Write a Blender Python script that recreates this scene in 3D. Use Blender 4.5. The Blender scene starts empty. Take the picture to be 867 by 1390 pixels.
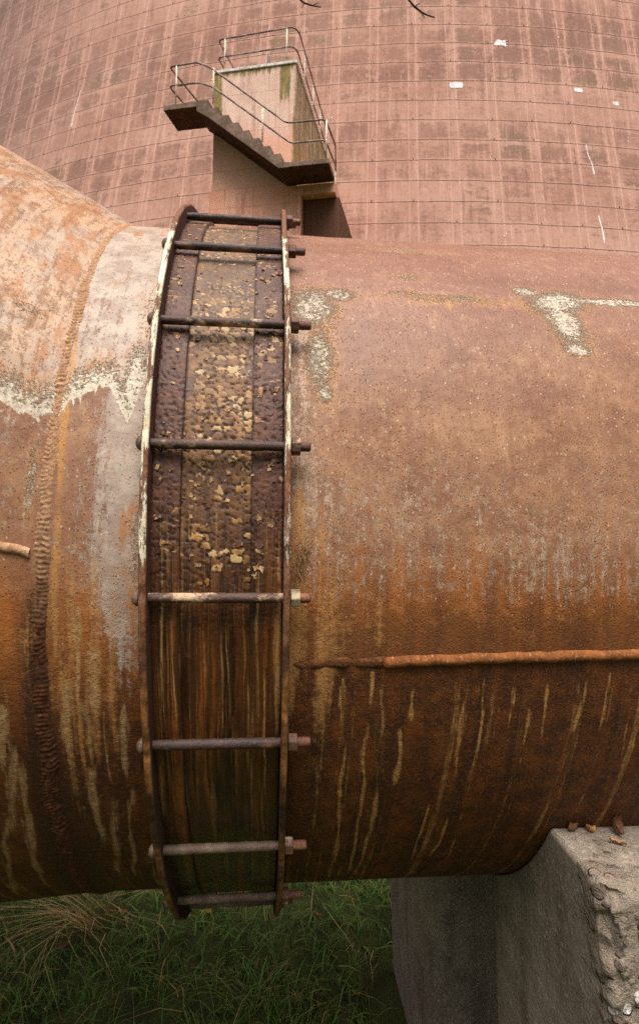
import bpy, bmesh, math, random
import numpy as np
from mathutils import Matrix, Vector

random.seed(7)
rng = np.random.default_rng(11)
SC = bpy.context.scene
COL = SC.collection

# ------------------------------------------------------------------ helpers
def lin(c):
    return tuple(((v / 255) / 12.92 if v / 255 <= .04045 else ((v / 255 + .055) / 1.055) ** 2.4) for v in c) + (1.0,)

def sst(x, a, b):
    t = np.clip((x - a) / (b - a), 0, 1)
    return t * t * (3 - 2 * t)

def _hash(ix, iy, seed):
    h = (ix.astype(np.int64) * 374761393 + iy.astype(np.int64) * 668265263 + seed * 974634777) & 0xffffffff
    h = ((h ^ (h >> 13)) * 1274126177) & 0xffffffff
    h = h ^ (h >> 16)
    return (h & 0xffff) / 65535.0

def vnoise(x, y, seed=0):
    x = np.asarray(x, float); y = np.asarray(y, float)
    ix = np.floor(x); iy = np.floor(y); fx = x - ix; fy = y - iy
    fx = fx * fx * (3 - 2 * fx); fy = fy * fy * (3 - 2 * fy)
    a = _hash(ix, iy, seed); b = _hash(ix + 1, iy, seed); c = _hash(ix, iy + 1, seed); d = _hash(ix + 1, iy + 1, seed)
    return (a * (1 - fx) + b * fx) * (1 - fy) + (c * (1 - fx) + d * fx) * fy

def fbm(x, y, seed=0, octv=4, rough=.55):
    s = 0; a = 1; t = 0
    for k in range(octv):
        s = s + a * vnoise(np.asarray(x) * 2 ** k, np.asarray(y) * 2 ** k, seed + k * 17); t += a; a *= rough
    return s / t

def voro(x, y, seed=0):
    """F1, F2-F1 and a random number per cell of a jittered grid."""
    ix = np.floor(x); iy = np.floor(y)
    f1 = np.full(x.shape, 9.0); f2 = np.full(x.shape, 9.0); rid = np.zeros(x.shape)
    for dx in (-1, 0, 1):
        for dy in (-1, 0, 1):
            cx = ix + dx; cy = iy + dy
            px = cx + .1 + .8 * _hash(cx, cy, seed); py = cy + .1 + .8 * _hash(cx, cy, seed + 5)
            d = np.hypot(px - x, py - y); r = _hash(cx, cy, seed + 9)
            m = d < f1
            f2 = np.where(m, f1, np.minimum(f2, d)); rid = np.where(m, r, rid); f1 = np.where(m, d, f1)
    return f1, f2 - f1, rid

def link(name, me, parent=None, mats=()):
    o = bpy.data.objects.new(name, me)
    COL.objects.link(o)
    if parent is not None:
        o.parent = parent
    for m in mats:
        me.materials.append(m)
    return o

def mesh_np(name, V, F, smooth=True, uv=None, attrs=None):
    """V: (n,3); F: (m,4) or (m,3) index array; uv / attrs per vertex."""
    me = bpy.data.meshes.new(name)
    V = np.asarray(V, np.float32); F = np.asarray(F, np.int32)
    k = F.shape[1]
    me.vertices.add(len(V)); me.vertices.foreach_set('co', V.ravel())
    me.loops.add(F.size); me.loops.foreach_set('vertex_index', F.ravel())
    me.polygons.add(len(F)); me.polygons.foreach_set('loop_start', np.arange(0, F.size, k, dtype=np.int32))
    me.polygons.foreach_set('use_smooth', np.full(len(F), smooth, dtype=bool))
    me.update(calc_edges=True); me.validate()
    if uv is not None:
        l = me.uv_layers.new(name='UVMap')
        l.data.foreach_set('uv', np.asarray(uv, np.float32)[F.ravel()].ravel())
    for nm, a in (attrs or {}).items():
        at = me.attributes.new(nm, 'FLOAT', 'POINT'); at.data.foreach_set('value', np.asarray(a, np.float32).ravel())
    return me

def grid_faces(nu, nv, wrap_v=False, base=0, flip=False):
    i = np.arange(nu - 1)[:, None]; j = np.arange(nv if wrap_v else nv - 1)[None, :]
    j2 = (j + 1) % nv
    a = i * nv + j; b = (i + 1) * nv + j; c = (i + 1) * nv + j2; d = i * nv + j2
    f = np.stack([a, b, c, d], -1).reshape(-1, 4)
    if flip: f = f[:, ::-1]
    return f + base

def tag(o, label=None, cat=None, group=None, kind=None):
    if label: o['label'] = label
    if cat: o['category'] = cat
    if group: o['group'] = group
    if kind: o['kind'] = kind
    return o

def empty(name, loc, rz=0.0):
    o = bpy.data.objects.new(name, None); COL.objects.link(o)
    o.location = loc; o.rotation_euler = (0, 0, rz); o.empty_display_size = .3
    return o

class BM:
    """A bmesh that gathers boxes, prisms and tubes into ONE mesh."""
    def __init__(self): self.b = bmesh.new()
    def hexa(self, p):
        v = [self.b.verts.new(q) for q in p]
        for f in ((0, 3, 2, 1), (4, 5, 6, 7), (0, 1, 5, 4), (1, 2, 6, 5), (2, 3, 7, 6), (3, 0, 4, 7)):
            self.b.faces.new([v[i] for i in f])
        return self
    def box(self, x0, x1, y0, y1, z0, z1):
        return self.hexa([(x0, y0, z0), (x1, y0, z0), (x1, y1, z0), (x0, y1, z0), (x0, y0, z1), (x1, y0, z1), (x1, y1, z1), (x0, y1, z1)])
    def prism_y(self, poly, y0, y1):
        a = [self.b.verts.new((x, y0, z)) for x, z in poly]; c = [self.b.verts.new((x, y1, z)) for x, z in poly]
        n = len(poly)
        self.b.faces.new(a); self.b.faces.new(c[::-1])
        for i in range(n):
            self.b.faces.new([a[i], c[i], c[(i + 1) % n], a[(i + 1) % n]])
        return self
    def tube(self, pts, rad, n=8, caps=True):
        pts = [Vector(p) for p in pts]
        rr = rad if hasattr(rad, '__len__') else [rad] * len(pts)
        t0 = (pts[1] - pts[0]).normalized()
        nrm = t0.orthogonal().normalized(); rings = []
        for i, p in enumerate(pts):
            t = (pts[min(i + 1, len(pts) - 1)] - pts[max(i - 1, 0)]).normalized()
            nrm = (nrm - t * nrm.dot(t)).normalized(); bi = t.cross(nrm)
            rings.append([self.b.verts.new(p + (nrm * math.cos(a) + bi * math.sin(a)) * rr[i]) for a in [2 * math.pi * k / n for k in range(n)]])
        for r0, r1 in zip(rings, rings[1:]):
            for k in range(n):
                self.b.faces.new([r0[k], r0[(k + 1) % n], r1[(k + 1) % n], r1[k]])
        if caps:
            self.b.faces.new(rings[0][::-1]); self.b.faces.new(rings[-1])
        return self
    def bevel(self, w, seg=2):
        bmesh.ops.bevel(self.b, geom=[e for e in self.b.edges], offset=w, segments=seg, affect='EDGES', profile=.5)
        return self
    def build(self, name, m, parent=None, smooth=False):
        me = bpy.data.meshes.new(name)
        bmesh.ops.recalc_face_normals(self.b, faces=self.b.faces)
        self.b.to_mesh(me); self.b.free()
        if smooth:
            for p in me.polygons: p.use_smooth = True
        return link(name, me, parent, [m])

def round_path(pts, r=.12, n=5):
    """Round the corners of a polyline."""
    P = [Vector(p) for p in pts]; out = [P[0]]
    for a, b, c in zip(P, P[1:], P[2:]):
        ra = min(r, (a - b).length * .45, (c - b).length * .45)
        s = b + (a - b).normalized() * ra; e = b + (c - b).normalized() * ra
        for k in range(n + 1):
            t = k / n
            out.append(s.lerp(b, t).lerp(b.lerp(e, t), t))
    out.append(P[-1])
    return out

# ------------------------------------------------------------------ node language
class G:
    def __init__(self, name):
        self.m = bpy.data.materials.new(name); self.m.use_nodes = True
        self.t = self.m.node_tree; self.n = self.t.nodes; self.n.clear()
        self.out = self.n.new('ShaderNodeOutputMaterial'); self.bs = self.n.new('ShaderNodeBsdfPrincipled')
        self.t.links.new(self.bs.outputs[0], self.out.inputs[0])
    def put(self, sock, v):
        if isinstance(v, bpy.types.NodeSocket): self.t.links.new(v, sock)
        elif v is not None: sock.default_value = v
    def uv(self):
        n = self.n.new('ShaderNodeUVMap'); n.uv_map = 'UVMap'; return n.outputs[0]
    def obj(self): return self.n.new('ShaderNodeTexCoord').outputs['Object']
    def attr(self, a):
        n = self.n.new('ShaderNodeAttribute'); n.attribute_name = a; return n.outputs['Fac']
    def rnd(self): return self.n.new('ShaderNodeObjectInfo').outputs['Random']
    def sep(self, v):
        n = self.n.new('ShaderNodeSeparateXYZ'); self.put(n.inputs[0], v); return n.outputs
    def comb(self, x=0.0, y=0.0, z=0.0):
        n = self.n.new('ShaderNodeCombineXYZ')
        for i, v in enumerate((x, y, z)): self.put(n.inputs[i], v)
        return n.outputs[0]
    def ma(self, op, a, b=0.0, c=0.0, clamp=False):
        n = self.n.new('ShaderNodeMath'); n.operation = op; n.use_clamp = clamp
        for i, v in enumerate((a, b, c)): self.put(n.inputs[i], v)
        return n.outputs[0]
    def add(self, a, b): return self.ma('ADD', a, b)
    def mul(self, a, b): return self.ma('MULTIPLY', a, b)
    def mx(self, a, b): return self.ma('MAXIMUM', a, b)
    def inv(self, a): return self.ma('SUBTRACT', 1.0, a)
    def scale(self, v, sx, sy, sz=1.0, off=(0, 0, 0)):
        n = self.n.new('ShaderNodeMapping'); self.put(n.inputs[0], v)
        n.inputs['Scale'].default_value = (sx, sy, sz); n.inputs['Location'].default_value = off
        return n.outputs[0]
    def noise(self, v, s=1.0, det=4, rough=.6, dist=0.0):
        n = self.n.new('ShaderNodeTexNoise'); self.put(n.inputs['Vector'], v)
        n.inputs['Scale'].default_value = s; n.inputs['Detail'].default_value = det
        n.inputs['Roughness'].default_value = rough; n.inputs['Distortion'].default_value = dist
        return n.outputs[0]
    def vor(self, v, s, feat='F1', out='Distance', rand=1.0):
        n = self.n.new('ShaderNodeTexVoronoi'); n.feature = feat; self.put(n.inputs['Vector'], v)
        n.inputs['Scale'].default_value = s; n.inputs['Randomness'].default_value = rand
        return n.outputs[out]
    def white(self, v):
        n = self.n.new('ShaderNodeTexWhiteNoise'); n.noise_dimensions = '3D'; self.put(n.inputs[0], v); return n.outputs[0]
    def ss(self, x, a, b, lo=0.0, hi=1.0):
        n = self.n.new('ShaderNodeMapRange'); n.interpolation_type = 'SMOOTHSTEP'
        self.put(n.inputs[0], x)
        if a > b: a, b, lo, hi = b, a, hi, lo
        for i, v in zip((1, 2, 3, 4), (a, b, lo, hi)): n.inputs[i].default_value = v
        return n.outputs[0]
    def mix(self, f, a, b, mode='MIX'):
        n = self.n.new('ShaderNodeMix'); n.data_type = 'RGBA'; n.blend_type = mode
        cs = [s for s in n.inputs if s.type == 'RGBA']; self.put(n.inputs[0], f)
        for s, v in zip(cs, (a, b)): self.put(s, lin(v) if isinstance(v, tuple) else v)
        return [s for s in n.outputs if s.type == 'RGBA'][0]
    def bump(self, h, dist, strength=1.0, nrm=None):
        n = self.n.new('ShaderNodeBump'); n.inputs['Strength'].default_value = strength; n.inputs['Distance'].default_value = dist
        self.put(n.inputs['Height'], h)
        if nrm is not None: self.put(n.inputs['Normal'], nrm)
        return n.outputs[0]
    def end(self, col, rough=.8, nrm=None, metal=0.0, spec=.3):
        self.put(self.bs.inputs['Base Color'], lin(col) if isinstance(col, tuple) else col)
        self.put(self.bs.inputs['Roughness'], rough); self.put(self.bs.inputs['Metallic'], metal)
        self.put(self.bs.inputs['Specular IOR Level'], spec)
        if nrm is not None: self.put(self.bs.inputs['Normal'], nrm)
        return self.m

# ------------------------------------------------------------------ camera frame (solved from the photograph)
K = .72                                    # metres per pipe radius unit
CAMZ = 1.8
PIPE = Vector((0, 2.0653 * K, CAMZ - .1479 * K))       # a point of the pipe axis
fw = Vector((.0923, .9951, .0350)).normalized(); rt = Vector((.9956, -.0929, .0157)).normalized()
up = rt.cross(fw).normalized(); rt = fw.cross(up).normalized()
def pxray(px, py):
    return fw + rt * ((px - 433.5) / 786.5) - up * ((py - 650) / 786.5)
CAM = Vector((0, 0, CAMZ))
GZ = 0.0

# ------------------------------------------------------------------ materials: rusty pipe
def pipe_material(name, kind):
    """kind: 'right' (long pipe), 'left' (collar) or 'cone'."""
    g = G(name); uv = g.uv(); s = g.sep(uv); u, v = s[0], s[1]
    P = g.comb(u, v, {'right': 0.0, 'left': 3.7, 'cone': 8.1}[kind])
    n1 = g.noise(P, 5, 6, .6); n2 = g.noise(P, 22, 6, .7); n3 = g.noise(P, 90, 4, .7); fine = g.noise(P, 330, 2, .7)
    st = g.noise(g.scale(P, 26, 1.6), 1, 5, .62, .3)            # runs of water down the wall
    st2 = g.noise(g.scale(P, 80, 5, 1, (3, 1, 0)), 1, 4, .65, .2)
    vj = g.add(v, g.mul(g.add(n2, -.5), .16)); vj = g.add(vj, g.mul(g.add(st, -.5), .22))
    # dry upper rust
    top = g.mix(g.ss(n1, .36, .64), (124, 82, 58), (148, 106, 78))
    top = g.mix(g.mul(g.ss(n2, .42, .72), .7), top, (168, 124, 88))
    top = g.mix(g.mul(g.ss(st2, .5, .7), .6), top, (124, 76, 38))
    top = g.mix(g.mul(g.ss(n3, .56, .72), .55), top, (92, 58, 38))
    if kind == 'right':
        top = g.mix(g.mul(g.ss(vj, .34, .75), .80), top, (136, 94, 80))
    n4 = g.noise(g.scale(P, 1, .6, 1, (7, 3, 0)), 46, 8, .78); n5 = g.noise(g.scale(P, 1, .8, 1, (1, 9, 0)), 12, 7, .7)
    top = g.mix(g.mul(g.ss(n4, .50, .64), .55), top, (172, 134, 98)); top = g.mix(g.mul(g.ss(n5, .52, .68), .55), top, (104, 70, 48)); top = g.mix(g.mul(g.ss(n4, .46, .34), .5), top, (124, 68, 28))
    top = g.mix(g.mul(g.ss(g.noise(g.scale(P, .7, 2.4, 1, (4, 4, 0)), 2.2, 4, .6), .46, .66), .5), top, (116, 74, 56))
    # orange-brown wet belt; dark lower rust, painted darker still for the underside's shade
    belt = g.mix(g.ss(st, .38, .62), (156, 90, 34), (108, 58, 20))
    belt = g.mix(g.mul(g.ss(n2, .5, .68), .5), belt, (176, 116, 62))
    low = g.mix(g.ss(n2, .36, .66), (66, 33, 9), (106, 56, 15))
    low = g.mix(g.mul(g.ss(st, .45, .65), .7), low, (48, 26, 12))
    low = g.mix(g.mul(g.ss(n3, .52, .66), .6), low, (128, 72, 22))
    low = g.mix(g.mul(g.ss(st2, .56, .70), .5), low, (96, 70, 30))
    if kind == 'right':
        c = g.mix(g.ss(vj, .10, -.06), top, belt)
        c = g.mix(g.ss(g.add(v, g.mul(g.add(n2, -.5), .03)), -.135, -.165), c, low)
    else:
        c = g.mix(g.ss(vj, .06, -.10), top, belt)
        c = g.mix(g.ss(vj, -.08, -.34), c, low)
    fg = g.noise(P, 420, 3, .8); c = g.mix(g.mul(g.ss(fg, .53, .66), g.ss(v, -.15, .1, .45, .28)), c, (70, 42, 26)); c = g.mix(g.mul(g.ss(fg, .46, .34), g.ss(v, -.3, .0, .12, .40)), c, (196, 158, 122))
    if kind != 'right': c = g.mix(g.mul(g.ss(g.add(g.attr('dark'), g.mul(g.add(n2, -.5), .9)), .3, .75), .85), c, g.mix(n3, (40, 22, 11), (70, 40, 18)))
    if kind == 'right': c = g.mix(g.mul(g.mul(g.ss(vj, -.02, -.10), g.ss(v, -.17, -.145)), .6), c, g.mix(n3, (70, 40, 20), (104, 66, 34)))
    # remnants of grey paint
    gm = g.add(g.attr('grey'), g.mul(g.add(g.noise(g.scale(P, 1, .7), 62, 9, .82), -.5), 1.9))
    gm = g.add(gm, g.mul(g.add(st2, -.5), 1.0))
    greyc = g.mix(g.ss(n3, .4, .6), (182, 154, 128), (148, 120, 100))
    if kind != 'right':
        greyc = g.mix(g.ss(n2, .4, .6), (182, 166, 148), (154, 136, 122)); greyc = g.mix(g.ss(n1, .35, .65), greyc, (196, 158, 124)) if kind == 'cone' else greyc; greyc = g.mix(g.mul(g.ss(g.noise(g.scale(P, 30, 9, 1, (2, 2, 0)), 1, 6, .7), .54, .66) if kind == 'left' else g.ss(g.noise(g.scale(P, 22, 8, 1, (5, 2, 0)), 1, 6, .7), .49, .60), .8), greyc, (168, 110, 64))
    gmask = g.ss(gm, .38, .72)
    c = g.mix(g.mul(gmask, .80), c, greyc)
    # ochre stains
    om = g.add(g.attr('ochre'), g.mul(g.add(st, -.5), 2.4)); om = g.add(om, g.mul(g.add(n2, -.5), .6)); om = g.add(om, g.mul(g.add(n3, -.5), .7))
    c = g.mix(g.mul(g.ss(om, .40, .95), .85), c, g.mix(st2, (150, 94, 42), (196, 146, 86)))
    # cream top coat that peels, with orange rims
    ck = (.55, 1.5) if kind == 'right' else (.10, 1.15)
    cm = g.add(g.attr('cream'), g.mul(g.add(g.noise(P, 34, 7, .75), -.5), ck[0])); cm = g.add(cm, g.mul(g.add(g.noise(P, 130, 7, .8), -.5), ck[1]))
    rim = g.mul(g.ss(cm, .30, .44), g.ss(cm, .62, .50))
    c = g.mix(g.mul(rim, .35), c, (190, 140, 92))
    cmask = g.ss(cm, .42, .72) if kind == 'right' else g.ss(cm, .46, .54)
    c = g.mix(g.mul(cmask, .82), c, g.mix(g.ss(n3, .35, .65), (208, 198, 176), (178, 160, 134)))
    # pale runs
    sm = g.add(g.attr('streak'), g.mul(g.add(g.noise(g.scale(P, 190, 16), 1, 5, .75), -.5), 1.1)); sm = g.add(sm, g.mul(g.add(g.noise(P, 13, 3, .6), -.5), .6))
    c = g.mix(g.mul(g.ss(sm, .30, .78), .78), c, g.mix(g.ss(n3, .35, .65), *(((158, 108, 52), (196, 150, 88)) if kind == 'right' else ((142, 102, 58), (178, 144, 100)))))
    # rust pits
    vd = g.vor(g.scale(P, 1, .75), 210, 'F1'); vr = g.white(g.vor(g.scale(P, 1, .75), 210, 'F1', 'Color'))
    pit = g.mul(g.mul(g.ss(vd, .42, .14), g.ss(vr, .40, .85)), g.ss(n2, .3, .6, .35, 1.0))
    c = g.mix(g.mul(pit, .62), c, (104, 60, 36))
    # light scouring flecks
    vd2 = g.vor(g.scale(P, 1, .7, 1, (5, 2, 0)), 140, 'F1'); vr2 = g.white(g.vor(g.scale(P, 1, .7, 1, (5, 2, 0)), 140, 'F1', 'Color'))
    c = g.mix(g.mul(g.mul(g.ss(vd2, .3, .12), g.ss(vr2, .8, .9)), g.ss(v, -.2, .05, 0, .55)), c, (214, 186, 160))
    # bump: granular rust, stronger low down, thin edge of the paint coats
    rg = g.ss(v, .1, -.2, .12, 1.0)
    h = g.mul(g.add(g.mul(g.noise(P, 120, 5, .75), .6), g.mul(fine, .35)), rg)
    h = g.add(h, g.mul(g.noise(P, 34, 4, .6), .30)); h = g.add(h, g.mul(cmask, .40 if kind == 'right' else .7)); h = g.add(h, g.mul(gmask, .08))
    h = g.add(h, g.mul(pit, -.15))
    return g.end(c, g.mix(g.ss(v, .6, 0), (176, 176, 176), (204, 204, 204)), g.bump(h, .0045, .9), 0, .24)

def weld_material():
    g = G('weld_rust'); uv = g.uv(); s = g.sep(uv); v = s[1]
    P = g.comb(s[0], v, 2.0); n = g.noise(P, 30, 6, .7); n3 = g.noise(P, 140, 4, .7); crest = g.attr('crest')
    st = g.noise(g.scale(P, 30, 2), 1, 5, .6)
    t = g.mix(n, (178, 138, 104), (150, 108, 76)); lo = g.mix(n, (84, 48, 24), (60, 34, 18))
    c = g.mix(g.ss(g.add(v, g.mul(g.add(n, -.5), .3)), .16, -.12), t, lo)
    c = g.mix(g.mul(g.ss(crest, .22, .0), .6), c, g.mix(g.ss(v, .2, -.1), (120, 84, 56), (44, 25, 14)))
    c = g.mix(g.mul(g.ss(crest, .55, 1.0), .5), c, g.mix(g.ss(v, .1, -.1), (204, 164, 120), (132, 80, 40)))
    c = g.mix(g.mul(g.ss(n3, .55, .68), .5), c, (110, 66, 34))
    c = g.mix(g.mul(g.ss(st, .55, .7), .4), c, (176, 112, 56))
    h = g.add(g.mul(n, .6), g.mul(n3, .5))
    return g.end(c, .85, g.bump(h, .004, .9), 0, .25)

def sleeve_material(name, strip):
    g = G(name); uv = g.uv(); s = g.sep(uv); u, v = s[0], s[1]
    P0 = g.comb(u, v, 5.5 if strip else 1.3)
    P = g.comb(g.add(u, g.mul(g.add(g.noise(g.scale(P0, 14, 5), 1, 4, .6), -.5), .020)), g.add(v, g.mul(g.add(g.noise(P0, 30, 2, .5), -.5), .05)), 5.5 if strip else 1.3)
    n2 = g.noise(P, 26, 6, .7); n3 = g.noise(P, 110, 4, .7)
    st = g.noise(g.scale(P, 62, 2.2), 1, 5, .6, .35); st2 = g.noise(g.scale(P, 120, 3.4, 1, (4, 2, 0)), 1, 4, .6, .3)
    st3 = g.noise(g.scale(P, 40, 1.4, 1, (9, 5, 0)), 1, 4, .55, .3)
    skin_hi = g.mix(g.ss(n2, .36, .66), (86, 62, 44), (116, 88, 64)) if not strip else g.mix(g.ss(n2, .36, .66), (98, 60, 40), (74, 44, 32))
    skin_mid = g.mix(g.ss(n2, .36, .66), (78, 48, 27), (116, 78, 42)) if not strip else g.mix(g.ss(n2, .36, .66), (74, 40, 24), (100, 58, 32))
    vj = g.add(v, g.mul(g.add(st, -.5), .35))
    c = g.mix(g.ss(vj, .62, .34), skin_hi, skin_mid)
    tn = g.noise(g.scale(P, 1, 1, 1, (6, 6, 0)), 18, 8, .75); c = g.mix(g.mul(g.mul(g.ss(tn, .48, .62), g.ss(v, -.1, .1)), .12 if strip else .45), c, g.mix(n3, (118, 78, 40), (146, 102, 56)))
    # stripes that run down the lower half
    wet = g.mix(g.ss(st, .4, .56), (40, 22, 12), (72, 42, 20))
    wet = g.mix(g.mul(g.ss(st2, .52, .68), .75), wet, (132, 88, 44))
    wet = g.mix(g.mul(g.ss(st3, .54, .68), .75), wet, (140, 76, 28))
    wet = g.mix(g.mul(g.ss(g.noise(g.scale(P, 90, 1.8, 1, (1, 7, 0)), 1, 4, .6, .4), .56, .68), .75), wet, (176, 134, 84))
    wet = g.mix(g.mul(g.ss(n3, .55, .68), .5), wet, (36, 20, 12))
    sc = g.noise(g.scale(P, 1, .45, 1, (2, 8, 0)), 30, 7, .75); wet = g.mix(g.mul(g.ss(sc, .50, .62), .8), wet, g.mix(n3, (58, 30, 14), (98, 54, 24)))
    c = g.mix(g.ss(vj, .24, -.02), c, wet)
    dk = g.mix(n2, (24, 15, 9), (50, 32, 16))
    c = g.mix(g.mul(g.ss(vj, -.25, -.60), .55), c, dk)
    # chips where the dark skin has come off
    chip = g.attr('chip'); ch = g.ss(g.add(chip, g.mul(g.add(n3, -.5), .9)), .42, .66)
    cc = g.mix(g.ss(n2, .35, .65), (178, 126, 64), (140, 90, 42)); cc = g.mix(g.mul(g.ss(n3, .5, .65), .5), cc, (206, 176, 128))
    cc = g.mix(g.ss(v, .42, .1), cc, g.mix(n2, (176, 124, 56), (140, 88, 36)))
    cid = g.attr('cid'); cc = g.mix(g.mul(g.ss(g.attr('dome'), .15, .5), .55), cc, (196, 158, 100)); cc = g.mix(g.mul(g.ss(cid, .75, .95), .6), cc, (200, 174, 126)); cc = g.mix(g.mul(g.ss(cid, .45, .1), .75), cc, (116, 72, 36))
    c = g.mix(g.mul(ch, g.ss(cid, .15, .95, .25, .86)), c, cc)
    c = g.mix(g.mul(g.attr('crack'), .85), c, (30, 17, 11))
    c = g.mix(g.mul(g.attr('edge'), .9), c, g.mix(n2, (34, 20, 14), (58, 34, 22)))
    h = g.add(g.mul(n3, .5), g.mul(n2, .6))
    return g.end(c, g.mix(g.ss(v, .1, -.15), g.mix(n2, (165, 165, 165), (215, 215, 215)), g.mix(n2, (110, 110, 110), (165, 165, 165))), g.bump(h, .0026, .9), 0, .35)

def flange_material():
    g = G('flange_flaking_paint'); uv = g.uv(); s = g.sep(uv); r_, v = s[0], s[1]
    P = g.comb(r_, v, 4.0); n = g.noise(P, 24, 6, .7); n3 = g.noise(P, 120, 4, .7); cr = g.attr('rim'); side = g.attr('side')
    st = g.noise(g.scale(P, 90, 3), 1, 4, .6)
    face = g.mix(g.ss(n, .36, .66), (66, 36, 28), (98, 58, 42))
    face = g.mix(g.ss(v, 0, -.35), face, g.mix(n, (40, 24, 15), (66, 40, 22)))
    pm = g.add(g.mul(g.add(g.noise(g.scale(P, 30, 9), 1, 6, .75), -.5), 1.5), g.add(.40, g.mul(side, .14)))
    pm = g.add(pm, g.ss(v, .12, -.12, 0, -.50)); pm = g.add(pm, g.ss(v, .75, .95, 0, -.25))
    paint = g.mix(g.ss(n, .35, .65), (226, 214, 188), (200, 180, 146))
    rust = g.mix(g.ss(n3, .4, .6), (128, 84, 56), (96, 60, 40))
    lowp = g.mix(g.ss(g.noise(g.scale(P, 12, 5), 1, 6, .7), .42, .62), (58, 36, 20), (140, 92, 44)); lowp = g.mix(g.mul(g.ss(n3, .5, .65), .5), lowp, (84, 52, 30))
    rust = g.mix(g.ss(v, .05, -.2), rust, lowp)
    rimc = g.mix(g.ss(pm, .45, .55), rust, paint)
    c = g.mix(cr, face, rimc)
    h = g.add(g.mul(n3, .5), g.mul(g.ss(pm, .45, .55), .4))
    return g.end(c, .75, g.bump(h, .003, .8), 0, .3)

def rod_material(name, a, b, hi, amt):
    g = G(name); o = g.obj(); s = g.sep(o); P = g.comb(s[0], s[1], g.add(s[2], g.mul(g.rnd(), 9.0)))
    n = g.noise(g.scale(P, .5, 1, 1), 45, 6, .7); n3 = g.noise(P, 260, 4, .7); nb = g.noise(g.scale(P, .6, 1, 1), 26, 5, .65)
    c = g.mix(g.ss(n, .35, .65), a, b)
    c = g.mix(g.mul(g.ss(nb, .52, .62), amt), c, hi); c = g.mix(g.mul(g.ss(n3, .56, .66), .45), c, (120, 64, 34))
    return g.end(c, .6, g.bump(g.add(n, g.mul(n3, .6)), .002, .9), .0, .45)

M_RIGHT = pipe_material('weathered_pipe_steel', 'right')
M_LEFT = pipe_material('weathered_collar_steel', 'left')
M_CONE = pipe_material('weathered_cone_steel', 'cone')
M_WELD = weld_material()
M_SLEEVE = sleeve_material('cracked_sleeve_paint', False)
M_STRIP = sleeve_material('cracked_strip_paint', True)
M_FLANGE = flange_material()
M_ROD = rod_material('oily_black_rod', (44, 30, 25), (70, 46, 36), (156, 112, 84), .45)
M_ROD_WORN = rod_material('worn_rusty_rod', (58, 40, 32), (86, 58, 42), (208, 172, 134), .8)
M_ROD_GREY = rod_material('grey_pitted_rod', (100, 82, 66), (74, 54, 40), (132, 112, 90), .55)
M_NUT = rod_material('rusty_nut', (104, 70, 50), (78, 50, 36), (206, 184, 148), .6)
M_THREAD = rod_material('rusty_thread', (104, 62, 42), (76, 46, 34), (150, 96, 62), .6)

# ------------------------------------------------------------------ pipeline
pipeline = empty('pipeline', PIPE)
tag(pipeline, 'huge rusty steel pipe with a bolted flange joint crossing the whole picture', 'pipe')

def capsule(u, v, seg, w):
    amp = .62 + .38 * ((abs(seg[0]) * 917.3 + abs(seg[1]) * 331.7) % 1.0); w = w * (.6 + .8 * ((abs(seg[2]) * 733.1) % 1.0))
    u0, v0, u1, v1 = seg
    t = np.clip((v - v0) / (v1 - v0 + 1e-9), -.5, 1.7); uc = u0 + (u1 - u0) * t + (vnoise(v * 14, v * 0 + u0 * 90, 3) - .5) * .012
    ww = w * (.55 + .9 * vnoise(v * 22, v * 0 + u0 * 40, 8))
    return amp * np.clip(1.0 - np.abs(u - uc) / (2 * ww), 0, 1) * sst(t, -.12, .12) * (1 - sst(t, .75, 1.5))

def ell(u, v, u0, v0, ru, rv, rot=0.0):
    c, s = math.cos(rot), math.sin(rot); a = ((u - u0) * c + (v - v0) * s) / ru; b = (-(u - u0) * s + (v - v0) * c) / rv
    return np.clip(1.25 - .75 * np.sqrt(a * a + b * b), 0, 1)

RIGHT_RUNS = [(0.229, -0.193, 0.23, -0.417), (0.231, -0.427, 0.233, -0.795), (0.202, -0.278, 0.207, -0.791), (0.158, -0.309, 0.166, -0.756), (0.386, -0.234, 0.391, -0.403), (0.422, -0.189, 0.419, -0.389), (0.421, -0.398, 0.427, -0.831), (0.616, -0.238, 0.617, -0.465), (0.674, -0.18, 0.67, -0.292), (0.346, -0.486, 0.346, -0.733), (0.459, -0.226, 0.457, -0.317), (0.623, -0.194, 0.616, -0.318), (0.205, -0.17, 0.204, -0.246), (0.27, -0.296, 0.27, -0.422), (0.486, -0.205, 0.487, -0.293), (0.552, -0.206, 0.552, -0.32), (0.397, -0.542, 0.387, -0.705), (0.521, -0.252, 0.519, -0.392), (0.725, -0.256, 0.73, -0.361), (0.284, -0.202, 0.283, -0.271), (0.151, -0.185, 0.145, -0.245)]
LEFT_RUNS = [(-0.318, -0.221, -0.312, -0.363), (-0.312, -0.363, -0.312, -0.577), (-0.437, -0.321, -0.469, -0.518), (-0.285, -0.237, -0.281, -0.401), (-0.453, -0.233, -0.462, -0.358), (-0.347, -0.178, -0.347, -0.345), (-0.284, -0.439, -0.3, -0.765), (-0.246, -0.223, -0.25, -0.383), (-0.43, -0.359, -0.459, -0.741), (-0.298, -0.124, -0.296, -0.236), (-0.323, -0.044, -0.322, -0.193), (-0.243, -0.402, -0.269, -0.77), (-0.471, -0.471, -0.538, -0.866)]

def drip_edge(u, base, seed, amp=.05):
    """A ragged lower edge with hanging drips: v of the edge at u."""
    d = (vnoise(u * 46, u * 0, seed) ** 2.2) * amp * 1.6 + (vnoise(u * 120, u * 0, seed + 3)) * amp * .45
    return base - d + (vnoise(u * 14, u * 0, seed + 7) - .5) * .06

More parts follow.
